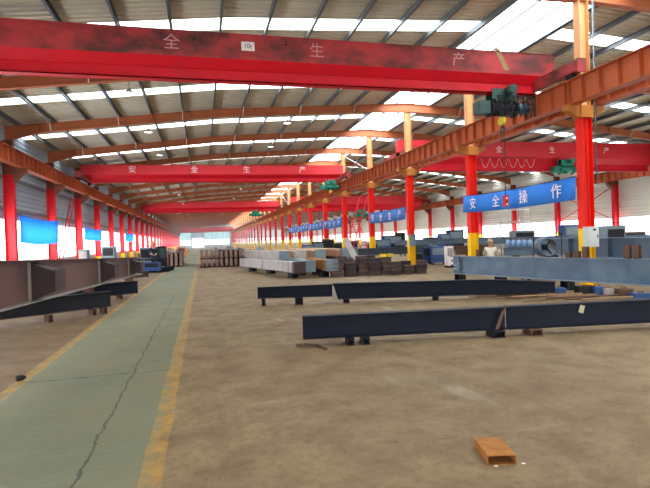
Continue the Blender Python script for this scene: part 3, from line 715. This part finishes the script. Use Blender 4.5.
# rusty rods between the two dark beams
random.seed(4)
for i in range(12):
    px, d = 500+i*10+random.uniform(-6, 6), 12.5-.13*i+random.uniform(-.2, .2)
    x, y = P(px, d); L = random.uniform(1.0, 2.2); a = R(random.uniform(-24, 6))
    z_ = .02+.024*(i % 3)
    m = MB().tube([(-L/2, 0, 0), (0, random.uniform(-.06, .06), 0), (L/2, 0, 0)], .012+.006*(i % 3), 6)
    tag(m.build('steel_rod', M_rod if i % 2 else M_rustd, None, (x, y, z_), (0, 0, a)), 'thin rusty rod in the heap between the beams, %s from the left' % ORD[i], 'metal rod', 'rusty rods between the beams')
for i, (px, d, c, nm, lb, sz) in enumerate(((556, 12.3, M_bluep, 'tool_box', 'small blue box under the blue grey beam', (.22, .3, .14)), (582, 12.0, M_black, 'tool_box', 'black box under the blue grey beam', (.4, .3, .2)), (595, 11.8, M_bluep, 'tool_box', 'blue box beside a yellow tool under the blue grey beam', (.2, .25, .2)), (606, 11.6, M_pale, 'carton', 'pale box under the blue grey beam', (.2, .2, .16)), (622, 11.4, M_rustd, 'tool_box', 'rusty box under the blue grey beam', (.3, .3, .17)), (640, 11.0, M_bluep, 'tool_box', 'blue tray under the blue grey beam near the right edge', (.42, .3, .1)))):
    x, y = P(px, d); dx, dy, dz = sz
    t = thing(nm, lb, 'box', (x+.35, y+.35, 0), R(-20), 'boxes under the blue grey beam')
    MB().box(-dx/2, dx/2, -dy/2, dy/2, 0, dz*.72).build('body', c, t); MB().box(-dx/2-.006, dx/2+.006, -dy/2-.006, dy/2+.006, dz*.72, dz).build('lid', c, t)
    MB().tube([(-.06, 0, dz), (-.05, 0, dz+.04), (.05, 0, dz+.04), (.06, 0, dz)], .007, 5).build('handle', M_black, t)

# ------------------------------------------------------------ stacks in the middle distance
def hstack(x, y, n, rows, pitch, w_, h, L, where, group, m_=M_maroond):
    m = MB(); m.box(-w_/2, w_/2, 0, L, 0, .02); m.box(-w_/2, w_/2, 0, L, h-.02, h); m.box(-.01, .01, 0, L, .02, h-.02)
    proto = m.build('stacked_beam', m_)
    MB().box(-w_*.36, w_*.36, -.012, 0, .03, h-.03).build('end_plate', mat('brown_end_plate', (138, 106, 94), (100, 76, 72), .7), proto)
    f = True
    for r in range(rows):
        if r: tag(MB().box(-pitch*.5, n*pitch-pitch*.5, .5, .6, 0, .04).build('timber_spacer', M_wood, None, (x, y, r*h+(r-1)*.05+.055)), 'timber spacer between layers %s' % where, 'timber', 'timber spacers')
        else: tag(MB().box(-pitch*.5, n*pitch-pitch*.5, .5, .6, 0, .045).build('timber_spacer', M_wood, None, (x, y, 0)), 'timber bearer on the floor %s' % where, 'timber', 'timber spacers')
        for k in range(n):
            o = proto if f else dup(proto); f = False
            o.location = (x+k*pitch, y+random.uniform(-.08, .08), .05+r*(h+.05))
            tag(o, 'brown beam end in the %s layer %s, %s from left' % (('bottom', 'top')[r], where, ORD[k]), 'steel beam', group)
hstack(-.05, 33.0, 9, 2, .31, .27, .5, 6, 'of the stack beside the aisle', 'brown stack beside the aisle')
hstack(-2.75, 36.0, 5, 1, .31, .27, .92, 6, 'left of the aisle', 'brown stack left of the aisle')

def boxbeam(label, px0, d0, px1, d1, z, w_, h, m_, endm=None, group='box beams in the middle stack'):
    a, b = P(px0, d0), P(px1, d1); L = math.dist(a, b); t = thing('box_beam', label, 'steel beam', (a[0], a[1], z), ang2(a, b), group)
    k = .015
    m = MB(); m.box(0, L, -w_/2, -w_/2+k, 0, h); m.box(0, L, w_/2-k, w_/2, 0, h); m.box(0, L, -w_/2+k, w_/2-k, 0, k); m.box(0, L, -w_/2+k, w_/2-k, h-k, h)
    m.build('body', m_, t)
    MB().box(-.25, -.004, -w_/2-.03, w_/2+.03, -.03, h+.03).build('end_block', endm or M_bgrey, t)
    for xx in (.5, L*.5, L-.5): MB().box(xx-.02, xx+.02, -w_/2-.03, w_/2+.03, -.0, h).build('rib_plate', m_, t)
    return t
boxbeam('long pale box beam lowest at the left edge of the middle stack', 297, 20.4, 243, 27.5, .26, .45, .42, M_pale, M_maroond)
boxbeam('pale box beam lying higher behind the long pale one', 283, 25.0, 246, 33.0, .58, .45, .46, M_pale)
boxbeam('tan box beam with a yellow mark in the middle stack', 300, 24.5, 272, 33.0, .62, .45, .42, M_tan, M_pale)
boxbeam('tan box beam with blue grey end behind the stack front', 319, 24.5, 290, 33.0, .6, .5, .45, M_tan)
boxbeam('short orange brown box beam at the front of the middle stack', 330, 20.6, 309, 23.5, .3, .45, .42, M_rust)
boxbeam('grey box beam beside the orange brown one, its blue grey end forward', 308, 20.8, 290, 25.5, .28, .42, .42, M_bgrey)
boxbeam('tan box beam high in the stack before the red ladder', 345, 25.5, 306, 32.0, .66, .5, .4, M_tan)
boxbeam('grey box beam low behind the brown piles', 352, 24.0, 325, 30.0, .3, .5, .4, M_pilebr)
for i, (px, d, h) in enumerate(((292, 20.9, .225), (270, 24.0, .255), (252, 26.5, .255), (323, 20.9, .265), (316, 22.2, .295), (300, 22.6, .275), (278, 26.0, .575), (263, 29.3, .575), (293, 26.3, .615), (310, 27.0, .595), (338, 26.6, .655), (345, 25.0, .27), (335, 27.5, .27), (330, 28.3, .65), (300, 29.4, .595), (284, 29.3, .615), (297.5, 23.6, .275))):
    x, y = P(px, d); block('dark stand among the box beams of the middle stack, %s one' % ORD[i], x, y, .35, .3, h, M_black, .5, 'stands under the box beams')
def pile(px, d, cols, rows, deep, lab, grp):
    x0, y0 = P(px, d); q = 0; h = .185
    for r in range(rows):
        for k in range(cols):
            for e in range(deep):
                if r == rows-1 and (k+e) % 2: continue
                L = random.uniform(.42, .52); w_ = random.uniform(.17, .2); q += 1
                m = MB(); m.box(-L/2, L/2, -w_/2, w_/2, 0, .014); m.box(-L/2, L/2, -w_/2, w_/2, h-.014, h); m.box(-L/2, L/2, -.008, .008, .014, h-.014)
                if q % 3 == 0: m.box(-L/2, -L/2+.012, -w_/2, w_/2, .014, h-.014)
                o = m.build('steel_offcut', random.choice([M_pilebr, M_rustd, M_pilebr, M_maroond]), None, (x0+(k-(cols-1)/2)*.58, y0+e*.28+random.uniform(-.02, .02), r*(h+.003)), (0, 0, R(random.uniform(-7, 7))-.1))
                tag(o, 'brown offcut in the %s, %s layer, %s row, %s from left' % (lab, ('floor', 'second', 'third', 'top')[r], ('front', 'back')[e], ORD[k]), 'offcut', grp)
pile(350, 20.6, 3, 4, 2, 'left pile', 'left offcut pile')
pile(381, 20.7, 2, 4, 2, 'middle pile', 'middle offcut pile')
pile(408, 20.8, 3, 3, 2, 'right pile by third column', 'right offcut pile')
pile(366, 23.2, 2, 4, 2, 'small rear pile', 'rear offcut pile')
# grey leaning plate, welding screens, red trestle things
x, y = P(357, 23.5)
tag(MB().box(-.16, .16, -.01, .01, 0, 1.3).build('leaning_plate', M_pale, None, (x, y, .42), (R(-20), R(-18), .2)), 'pale grey plate leaning on the heap before the red ladder', 'steel plate')
# ladders
def ladder(label, foot, top, w_, m_, rungs=12, side=(1, 0, 0)):
    f, tp = Vector(foot), Vector(top); s_ = Vector(side)*w_/2
    t = thing('ladder', label, 'ladder', foot, 0, 'red ladders'); d = tp-f
    for q in (-1, 1): MB().tube([tuple(s_*q), tuple(d+s_*q)], .03, 6).build('rail', m_, t)
    for i in range(rungs):
        p = d*((i+.7)/rungs*.96); MB().tube([tuple(p-s_), tuple(p+s_)], .018, 6).build('rung', m_, t)
    return t
a = P(344, 29.0); b = P(366, 30.5)
ladder('tall red ladder leaning in the gap between third and fifth middle columns', (a[0], a[1], 0), (b[0], b[1], 4.3), .45, M_red, 14, (.9, -.4, 0))
a = P(369, 28.0); b = P(356, 29.0)
ladder('short red ladder crossing behind the tall red one', (a[0], a[1], 0), (b[0], b[1], 2.6), .4, M_red, 8, (.9, -.4, 0))
ladder('red ladder leaning along the left wall up to the runway beam', (-7.45, 28.5, 0), (-7.4, 32.2, 4.6), .42, M_red, 14, (.6, -.5, 0))
# cabinets on columns, conduit
def cabinet(label, x, y, z, dx, dy, dz, m_=M_cab):
    t = thing('control_cabinet', label, 'electrical cabinet', (x, y, z)); MB().box(-dx/2, dx/2, -dy/2, dy/2, 0, dz).build('body', m_, t)
    MB().box(-dx/2+.015, dx/2-.015, -dy/2-.014, -dy/2-.001, .015, dz-.015).build('door', m_, t); MB().box(dx*.3, dx*.36, -dy/2-.03, -dy/2-.015, dz*.45, dz*.6).build('handle', M_black, t)
    MB().box(-dx*.1, dx*.2, -dy/2-.018, -dy/2-.0145, dz*.8, dz*.88).build('name_plate', M_black, t); return t
cabinet('pale grey control cabinet fixed to the front column above its foot', XM-.1, Y0-.26, 1.14, .34, .2, .56)
cabinet('small grey switch box fixed to the third middle column', XM-.02, Y0+2*BAY-.22, 1.1, .3, .16, .6, M_bgrey)
tag(MB().tube([(0, 0, 0), (0, 0, 5.2)], .018, 6).tube([(.04, 0, 1.2), (.04, 0, 8.1)], .01, 6).build('conduit_pipe', M_galv, None, (XM+.42-.14, Y0-.12, 3.0)), 'thin grey conduit rising beside the front column', 'pipe')
tag(MB().tube([(0, 0, 0), (.01, 0, -.9), (.04, 0, -1.8), (.03, 0, -2.9)], .01, 6).build('hanging_wire', M_dark, None, (XM-.1, Y0-.15, 4.7)), 'thin black wire running down the front column', 'wire')
# ring drum on rollers
x, y = P(546, 16.6); t = thing('steel_drum_ring', 'open dark steel drum on its side, right of the banner column', 'drum', (x, y, .72), -YAW)
MB().lathe([(.28, -.2), (.33, -.2), (.33, .3), (.28, .3), (.28, -.2)], 32, Matrix.Translation((0, 0, .36)), 'y').build('shell', M_blue, t)
MB().lathe([(.001, .1), (.1, .1), (.1, .16), (.001, .16)], 20, Matrix.Translation((0, 0, .36)), 'y').build('hub', M_black, t)
for k in range(4): MB().box(-.02, .02, .1, .14, .08, .33, Matrix.Translation((0, 0, .36)) @ Matrix.Rotation(R(45+90*k), 4, 'Y')).build('spoke', M_black, t)
t2 = thing('roller_bench', 'dark low bench carrying the open steel drum', 'bench', (x, y, 0), -YAW)
MB().box(-.8, .8, -.3, .4, .64, .7).build('top', M_black, t2)
for q in ((-.7, -.2), (.7, -.2), (-.7, .3), (.7, .3)): MB().box(q[0]-.04, q[0]+.04, q[1]-.04, q[1]+.04, 0, .64).build('leg', M_black, t2)
for q in (-.2, .2): MB().cyl((q, -.2, .72), (q, .3, .72), .04, 10).build('roller', M_chrome, t2)
m = MB()
for a, b in (((-.42, 0, .7), (-.42, 0, 1.55)), ((.52, 0, .7), (.52, 0, 1.55)), ((-.42, 0, 1.55), (.52, 0, 1.55))): m.tube([a, b], .015, 5)
m.build('hoop_frame', M_black, t2)
# right hall workbenches and machines
def machine(label, px, d, w_, dp, h, m1, m2, name='welding_machine', cat='machine', z=0):
    x, y = P(px, d); t = thing(name, label, cat, (x, y, z), -YAW*.6, 'workshop machines')
    MB().box(-w_/2, w_/2, -dp/2, dp/2, .12, h).build('body', m1, t); MB().box(-w_*.42, w_*.42, -dp/2-.012, -dp/2-.001, h*.55, h*.92).build('panel', m2, t)
    for q in (-1, 1):
        for p in (-1, 1): MB().cyl((q*w_*.38-.03, p*dp*.38, .07), (q*w_*.38+.03, p*dp*.38, .07), .07, 10).build('wheel', M_dark, t)
    MB().tube([(-w_*.4, -dp*.4, h), (-w_*.4, -dp*.4, h+.12), (w_*.4, -dp*.4, h+.12), (w_*.4, -dp*.4, h)], .015, 6).build('handle', M_black, t)
    MB().cyl((w_*.2, -dp/2-.013, h*.35), (w_*.2, -dp/2-.04, h*.35), .04, 10).build('knob', M_dark, t)
    return t
machine('blue cabinet machine in the right hall gap beyond the third column', 438, 27.0, 1.0, .6, 1.0, M_bluep, M_bgrey)
machine('dark blue welding machine left of the blue cabinet machine', 426, 27.2, .5, .5, .95, mat('deep_blue', (20, 46, 84), None, .5), M_black)
machine('white slim cabinet machine at the left end of the blue grey beam', 448.5, 24.0, .32, .4, 1.05, M_white, M_pale)
machine('grey machine with screen above the right hall beam', 612, 19.5, .8, .5, 1.75, M_bgrey, M_black)
machine('teal machine low behind the third column', 417, 26.0, .5, .5, .7, mat('teal', (40, 80, 80), None, .5), M_black)
machine('small grey machine beside the left windows', 109, 38, .9, .6, 1.6, M_bgrey, M_black)
machine('grey machine close to the left windows behind the girder', 84, 30, .5, .5, 1.45, M_bgrey, M_pale)
for i, (px, d, L, zz, mm, lb) in enumerate(((358, 28, 5.5, .6, mat('slate_steel', (62, 70, 80), (44, 48, 56), .6), 'dark grey beam on trestles behind the brown piles'), (455, 22, 1.7, .7, M_rustd, 'rusty beam on trestles behind the left end of the blue grey beam'), (503, 24, 6, .5, M_blue, 'blue grey beam on trestles in the right hall under the banner'), (470, 33, 9, .9, M_blue, 'long blue beam far across the right hall'), (395, 40, 10, .9, M_blue, 'far blue grey beam beyond the banner in the right hall'), (560, 26, 8, .85, M_blue, 'blue beam by the right hall windows'))):
    x, y = P(px, d); aa = R(-YAW*57.3+random.uniform(-3, 6)); hbeam(lb, L, .4, .4, .3, mm, (x, y), aa, z=zz, group='beams on trestles in the right hall')
    for j, q in enumerate((.6, L-.6)):
        tr = thing('trestle', 'steel trestle under the %s, %s end' % (lb.split(' on ')[0].split(' by ')[0].split(' far ')[0].split(' beyond ')[0], ('left', 'right')[j]), 'trestle', (x+q*math.cos(aa), y+q*math.sin(aa), 0), aa, 'trestles in the right hall')
        MB().box(-.06, .06, -.35, .35, zz-.12, zz-.002).build('top_bar', M_black, tr)
        for p in (-1, 1):
            for r in (-1, 1): MB().tube([(0, p*.25, zz-.12), (r*.18, p*.33, 0.01)], .025, 6).build('leg', M_black, tr)
pal = [(M_bgrey, M_black, 'grey'), (M_bluep, M_bgrey, 'blue'), (M_black, M_bgrey, 'black'), (M_rustd, M_black, 'rusty brown'), (M_hoist, M_black, 'dark green')]
for i, px in enumerate((372, 382, 392, 400, 421, 432, 444, 455, 478, 498, 522, 574, 598, 630)):
    d = 44+((i*37) % 17); a_, b_, cn = pal[i % 5]
    machine('%s machine in the far row across the right hall, %s from left' % (cn, ORD[i]), px, d*(1 if px < 520 else .62), 1.0+.5*(i % 3), .8, 1.1+.32*((i*5) % 4), a_, b_)
for i, px in enumerate((308, 318, 328, 336, 352)):
    a_, b_, cn = pal[(i+1) % 5]
    machine('%s machine behind the box beam stack, %s from left' % (cn, ORD[i]), px, 40+i*1.5, 1.0, .8, 1.2+.2*(i % 3), a_, b_)
# blue bundle, crates and scaffold by the right windows
for i in range(5):
    x, y = P(508+i*5.5, 24.2-.15*i); t = thing('gas_cylinder', 'pale blue gas cylinder standing on the right hall beam, %s from the left' % ORD[i], 'gas cylinder', (x, y, .901), -.25, 'gas cylinders under the banner')
    MB().lathe([(.001, 0), (.11, .02), (.115, .26), (.09, .32), (.03, .35), (.001, .35)], 14, None, 'z').build('bottle', mat('pale_blue_paint', (120, 150, 186), None, .5), t)
    MB().cyl((0, 0, .35), (0, 0, .41), .025, 8).build('valve', M_ochre, t)
x, y = P(516, 36)
t = thing('scaffold_frame', 'pale metal scaffold tower by the right hall windows', 'scaffold', (x, y, 0), -.1)
for q in (-.9, 0, .9):
    for p in (-.5, .5): MB().tube([(q, p, 0), (q, p, 3.4)], .04, 6).build('standard', M_alu, t)
for z in (.6, 1.5, 2.4, 3.3):
    for p in (-.5, .5): MB().tube([(-.9, p, z), (.9, p, z)], .03, 6).build('ledger', M_alu, t)
    MB().box(-.9, .9, -.5, .5, z-.04, z-.01).build('deck', M_alu, t)
# left machine cluster beside the aisle
x, y = P(150, 29.0)
t = thing('work_bench', 'dark cluttered work bench left of the aisle before the worker', 'bench', (x, y, 0), .1)
MB().box(-1.1, .9, -.4, .4, .72, .8).build('top', M_black, t)
for q in (-1, .8):
    for p in (-.35, .35): MB().box(q-.04, q+.04, p-.04, p+.04, 0, .72).build('leg', M_black, t)
MB().box(-1.0, .8, -.3, .3, .25, .3).build('shelf', M_bgrey, t)
machine('blue machine standing under the work bench left of the aisle', 152, 28.2, .9, .4, .6, M_bluep, M_black)
machine('dark control machine standing right of the worker', 160, 30.6, .7, .5, 1.5, M_black, M_hoist)
machine('dark cabinet machine standing left of the worker', 146.5, 31.0, .7, .5, 1.45, M_bgrey, M_black)
for i, (px, d, L) in enumerate(((162, 29.5, 1.5), (163, 28.6, 1.3), (165, 30.4, 1.5))):
    x, y = P(px, d); hbeam('low dark beam on the floor right of the work bench, %s' % ('middle one', 'nearest one', 'farthest one')[i], L, .24, .24, .2, M_black, (x-1, y), .12, z=.002+0*i, group='low dark beams by the bench')
machine('orange machine far along the left side of the aisle', 182, 56, .9, .8, 1.2, M_orange, M_rustd)
# farther clutter lining both sides of the aisle
rnd = random.Random(9)
cols = [(M_pilebr, 'brown'), (M_bgrey, 'grey'), (M_blue, 'blue grey'), (M_tan, 'tan')]
for side, xs in (('left', (-6.4, -4.6)), ('right', (3.2, 8.6))):
    for i in range(12):
        y = 46+i*10; cm, cn = cols[i % 4]; L = 6 if side == 'left' else 7
        t = hbeam('%s beam lying far down the %s side of the aisle, %s from the front' % (cn, side, ORD[i]), L, .6, .6, .3, cm, (rnd.uniform(*xs), y), R(90+rnd.uniform(-4, 4)), z=.3, group='far beams %s of the aisle' % side)
        for j, q in enumerate((1, L-1)): block('block under the %s far beam on the %s side, %s end' % (ORD[i], side, ('near', 'far')[j]), t.location.x, y+q, .5, .3, .297, M_black, 0, 'blocks under far beams')

x0, y0 = P(388, 20.9)
for i, (dx, c, cn) in enumerate(((0, M_redcol_s, 'red'), (.3, M_yel, 'yellow'))):
    t = thing('tool_box', 'small %s tool box lying on the middle offcut pile' % cn, 'box', (x0+dx-.2, y0+.1, .76), .2, 'tool boxes on the pile')
    MB().box(-.13, .13, -.08, .08, 0, .09).build('body', c, t); MB().box(-.135, .135, -.085, .085, .09, .12).build('lid', c, t)
# ------------------------------------------------------------ people
def figure(name, label, joints, edges, loc, rot, clothes, hat):
    """joints: name -> (x, y, z, r)"""
    root = None
    def skin(nm, js, es, m_, grow, parent):
        names = list(js); me = bpy.data.meshes.new(nm); me.from_pydata([joints[j][:3] for j in names], [(names.index(a), names.index(b)) for a, b in es], [])
        o = bpy.data.objects.new(nm, me); C.objects.link(o); me.materials.append(m_)
        sk = o.modifiers.new('skin', 'SKIN'); sk.use_smooth_shade = True
        for i, j in enumerate(names): me.skin_vertices[0].data[i].radius = (joints[j][3]+grow,)*2
        me.skin_vertices[0].data[0].use_root = True
        sb = o.modifiers.new('sub', 'SUBSURF'); sb.levels = 1; sb.render_levels = 2
        if parent: o.parent = parent
        return o
    body = skin(name, list(joints), edges, M_skin, 0, None)
    body.location = loc; body.rotation_euler = (0, 0, rot); tag(body, label, 'person')
    for nm, js, m_, g_ in clothes: skin(nm, js, [e for e in edges if e[0] in js and e[1] in js], m_, g_, body)
    h = joints['head']
    hatm = MB().lathe(hat[0], 20, Matrix.Translation((h[0], h[1], h[2]+.05))); hatm.build(hat[1], hat[2], body)
    for q in (-.035, .035): MB().lathe([(.001, -.012), (.012, 0), (.001, .012)], 8, Matrix.Translation((h[0]+q, h[1]-.095, h[2]+.01))).build('eye', M_dark, body)
    MB().hexa([(h[0]-.016, h[1]-.09, h[2]-.04), (h[0]+.016, h[1]-.09, h[2]-.04), (h[0]+.01, h[1]-.08, h[2]+.01), (h[0]-.01, h[1]-.08, h[2]+.01)], [(h[0]-.012, h[1]-.125, h[2]-.035), (h[0]+.012, h[1]-.125, h[2]-.035), (h[0]+.005, h[1]-.1, h[2]), (h[0]-.005, h[1]-.1, h[2])]).build('nose', M_skin, body)
    return body
def joints_standing(lean=.0, seat=False):
    J = {'pelvis': (0, 0, .95, .13), 'waist': (0, -.02-lean*.3, 1.1, .12), 'chest': (0, -.04-lean*.8, 1.3, .15), 'neck': (0, -.05-lean, 1.47, .055), 'head0': (0, -.07-lean*1.1, 1.55, .075), 'head': (0, -.08-lean*1.2, 1.63, .1), 'crown': (0, -.07-lean*1.2, 1.7, .07)}
    E_ = [('pelvis', 'waist'), ('waist', 'chest'), ('chest', 'neck'), ('neck', 'head0'), ('head0', 'head'), ('head', 'crown')]
    for s, q in (('l', -1), ('r', 1)):
        J['sh'+s] = (q*.19, -.04-lean*.85, 1.4, .065); J['el'+s] = (q*.25, -.14-lean, 1.13, .045); J['wr'+s] = (q*.16, -.38-lean, 1.06, .03); J['pa'+s] = (q*.14, -.46-lean, 1.05, .034)
        E_ += [('chest', 'sh'+s), ('sh'+s, 'el'+s), ('el'+s, 'wr'+s), ('wr'+s, 'pa'+s)]
        for k in range(4):
            J['f%d%s' % (k, s)] = (q*(.115+.02*k), -.52-lean-.008*(k in (1, 2)), 1.04, .01); J['g%d%s' % (k, s)] = (q*(.112+.02*k), -.55-lean-.01*(k in (1, 2)), 1.005, .009); E_ += [('pa'+s, 'f%d%s' % (k, s)), ('f%d%s' % (k, s), 'g%d%s' % (k, s))]
        J['t'+s] = (q*.095, -.47-lean, 1.06, .011); E_ += [('wr'+s, 't'+s)]
        J['hip'+s] = (q*.1, 0, .9, .1)
        if seat:
            J['kn'+s] = (q*.16, -.42, .9, .06); J['an'+s] = (q*.14, -.38, .5, .045); J['toe'+s] = (q*.15, -.56, .46, .035)
        else:
            J['kn'+s] = (q*.11, -.03, .5, .06); J['an'+s] = (q*.12, .02, .09, .045); J['toe'+s] = (q*.13, -.16, .04, .035)
        E_ += [('pelvis', 'hip'+s), ('hip'+s, 'kn'+s), ('kn'+s, 'an'+s), ('an'+s, 'toe'+s)]
    return J, E_
helmet = [(.001, .13), (.06, .12), (.1, .08), (.118, .02), (.15, -.0), (.15, -.012), (.11, -.005)]
hat = [(.001, .13), (.08, .12), (.1, .04), (.15, .01), (.15, 0), (.1, .01)]
UP = lambda: ['waist', 'chest', 'pelvis']+[a+b for b in 'lr' for a in ('sh', 'el')]
LO = ['pelvis']+[a+b for b in 'lr' for a in ('hip', 'kn', 'an')]
x, y = P(154, 30.2); J, E_ = joints_standing(.08)
figure('person', 'standing person in dark blue work clothes and orange helmet at the left bench', J, E_, (x, y, 0), .0, [('jacket', ['pelvis', 'waist', 'chest', 'shl', 'ell', 'wrl', 'shr', 'elr', 'wrr'], M_cloth_d, .018), ('trousers', LO, M_cloth_d, .016)], (helmet, 'helmet', M_orange))
x, y = P(490.5, 20.2); J, E_ = joints_standing(.12, True)
figure('person', 'seated person in cream shirt and straw hat behind the blue grey beam', J, E_, (x, y, -.42), R(150), [('shirt', ['pelvis', 'waist', 'chest', 'shl', 'ell', 'wrl', 'shr', 'elr', 'wrr'], M_cloth_w, .022), ('trousers', LO, M_cloth_d, .016)], (hat, 'straw_hat', M_straw))
t = thing('stool', 'small wooden stool under the seated person in cream', 'stool', (x, y, 0)); MB().box(-.18, .18, -.18, .18, .36, .4).build('seat', M_wood, t)
for q in (-.14, .14):
    for p in (-.14, .14): MB().box(q-.02, q+.02, p-.02, p+.02, 0, .36).build('leg', M_wood, t)

# ------------------------------------------------------------ lamps
def lamp():
    t = thing('bay_lamp', '', 'lamp')
    MB().tube([(0, 0, 0), (0, 0, -.25)], .012, 6).build('stem', M_galv, t)
    MB().lathe([(.04, -.25), (.07, -.3), (.2, -.42), (.205, -.43), (.19, -.42), (.05, -.3)], 18).build('lamp_shade', M_alu, t)
    MB().lathe([(.001, -.4), (.17, -.41), (.001, -.42)], 18).build('bulb_cover', mlamp, t)
    return t
lp = lamp(); first = True; cnt = 0
for n in range(1, 16):
    for x in (-2.2, 4.2, 16.5, 23.5):
        if (n % 2 == 0 and n > 2): continue
        o = lp if first else dup(lp); first = False
        o.location = (x, Y0+BAY*n+.0, rz(x)-.365)
        where = {-2.2: 'left half of the left hall', 4.2: 'right half of the left hall', 16.5: 'left half of the right hall', 23.5: 'right half of the right hall'}[x]
        o['label'] = 'small round lamp hanging under the %s rafter, in the %s' % (ORD[n], where); o['group'] = 'hanging bay lamps'
# roof cross bracing near the third and fourth posts
for i, n in enumerate((3, 8)):
    y = Y0+BAY*n
    t = thing('cross_brace', 'thin pale cross bracing high between middle posts, the %s set' % ('nearer', 'farther')[i], 'bracing', (XM-.02, y, 0), 0, 'cross bracing')
    MB().tube([(0, .15, 5.9), (0, BAY-.15, 7.8)], .02, 6).build('rod', M_brace, t); MB().tube([(0.05, .15, 7.8), (0.05, BAY-.15, 5.9)], .02, 6).build('rod', M_brace, t)
for i, n in enumerate((2, 3)):
    y = Y0+BAY*n
t = thing('wall_brace', 'red diagonal bracing between the two nearest right wall columns', 'bracing', (XF-.1, Y0+3*BAY, 0), 0)
MB().tube([(0, .15, 4.7), (0, BAY-.15, 2.3)], .035, 6).build('rod', M_redcol_s, t); MB().tube([(.08, .15, 2.3), (.08, BAY-.15, 4.7)], .035, 6).build('rod', M_redcol_s, t)
bpy.context.view_layer.update()

if HAZE:
    hz = MB().box(WL+.2, WR-.2, 72.5, YE-.2, .02, 6.6).build('dust_haze', None)
    hm = bpy.data.materials.new('haze'); hm.use_nodes = True; nt = hm.node_tree; nt.nodes.clear()
    o = nd(nt, 'ShaderNodeOutputMaterial'); v = nd(nt, 'ShaderNodeVolumeScatter'); v.inputs['Density'].default_value = HAZE; v.inputs['Color'].default_value = (.95, .97, 1, 1)
    nt.links.new(v.outputs[0], o.inputs['Volume']); hz.data.materials.append(hm)
    hz['label'] = 'thin dusty haze in the far half of the hall'; hz['category'] = 'haze'; hz['kind'] = 'stuff'
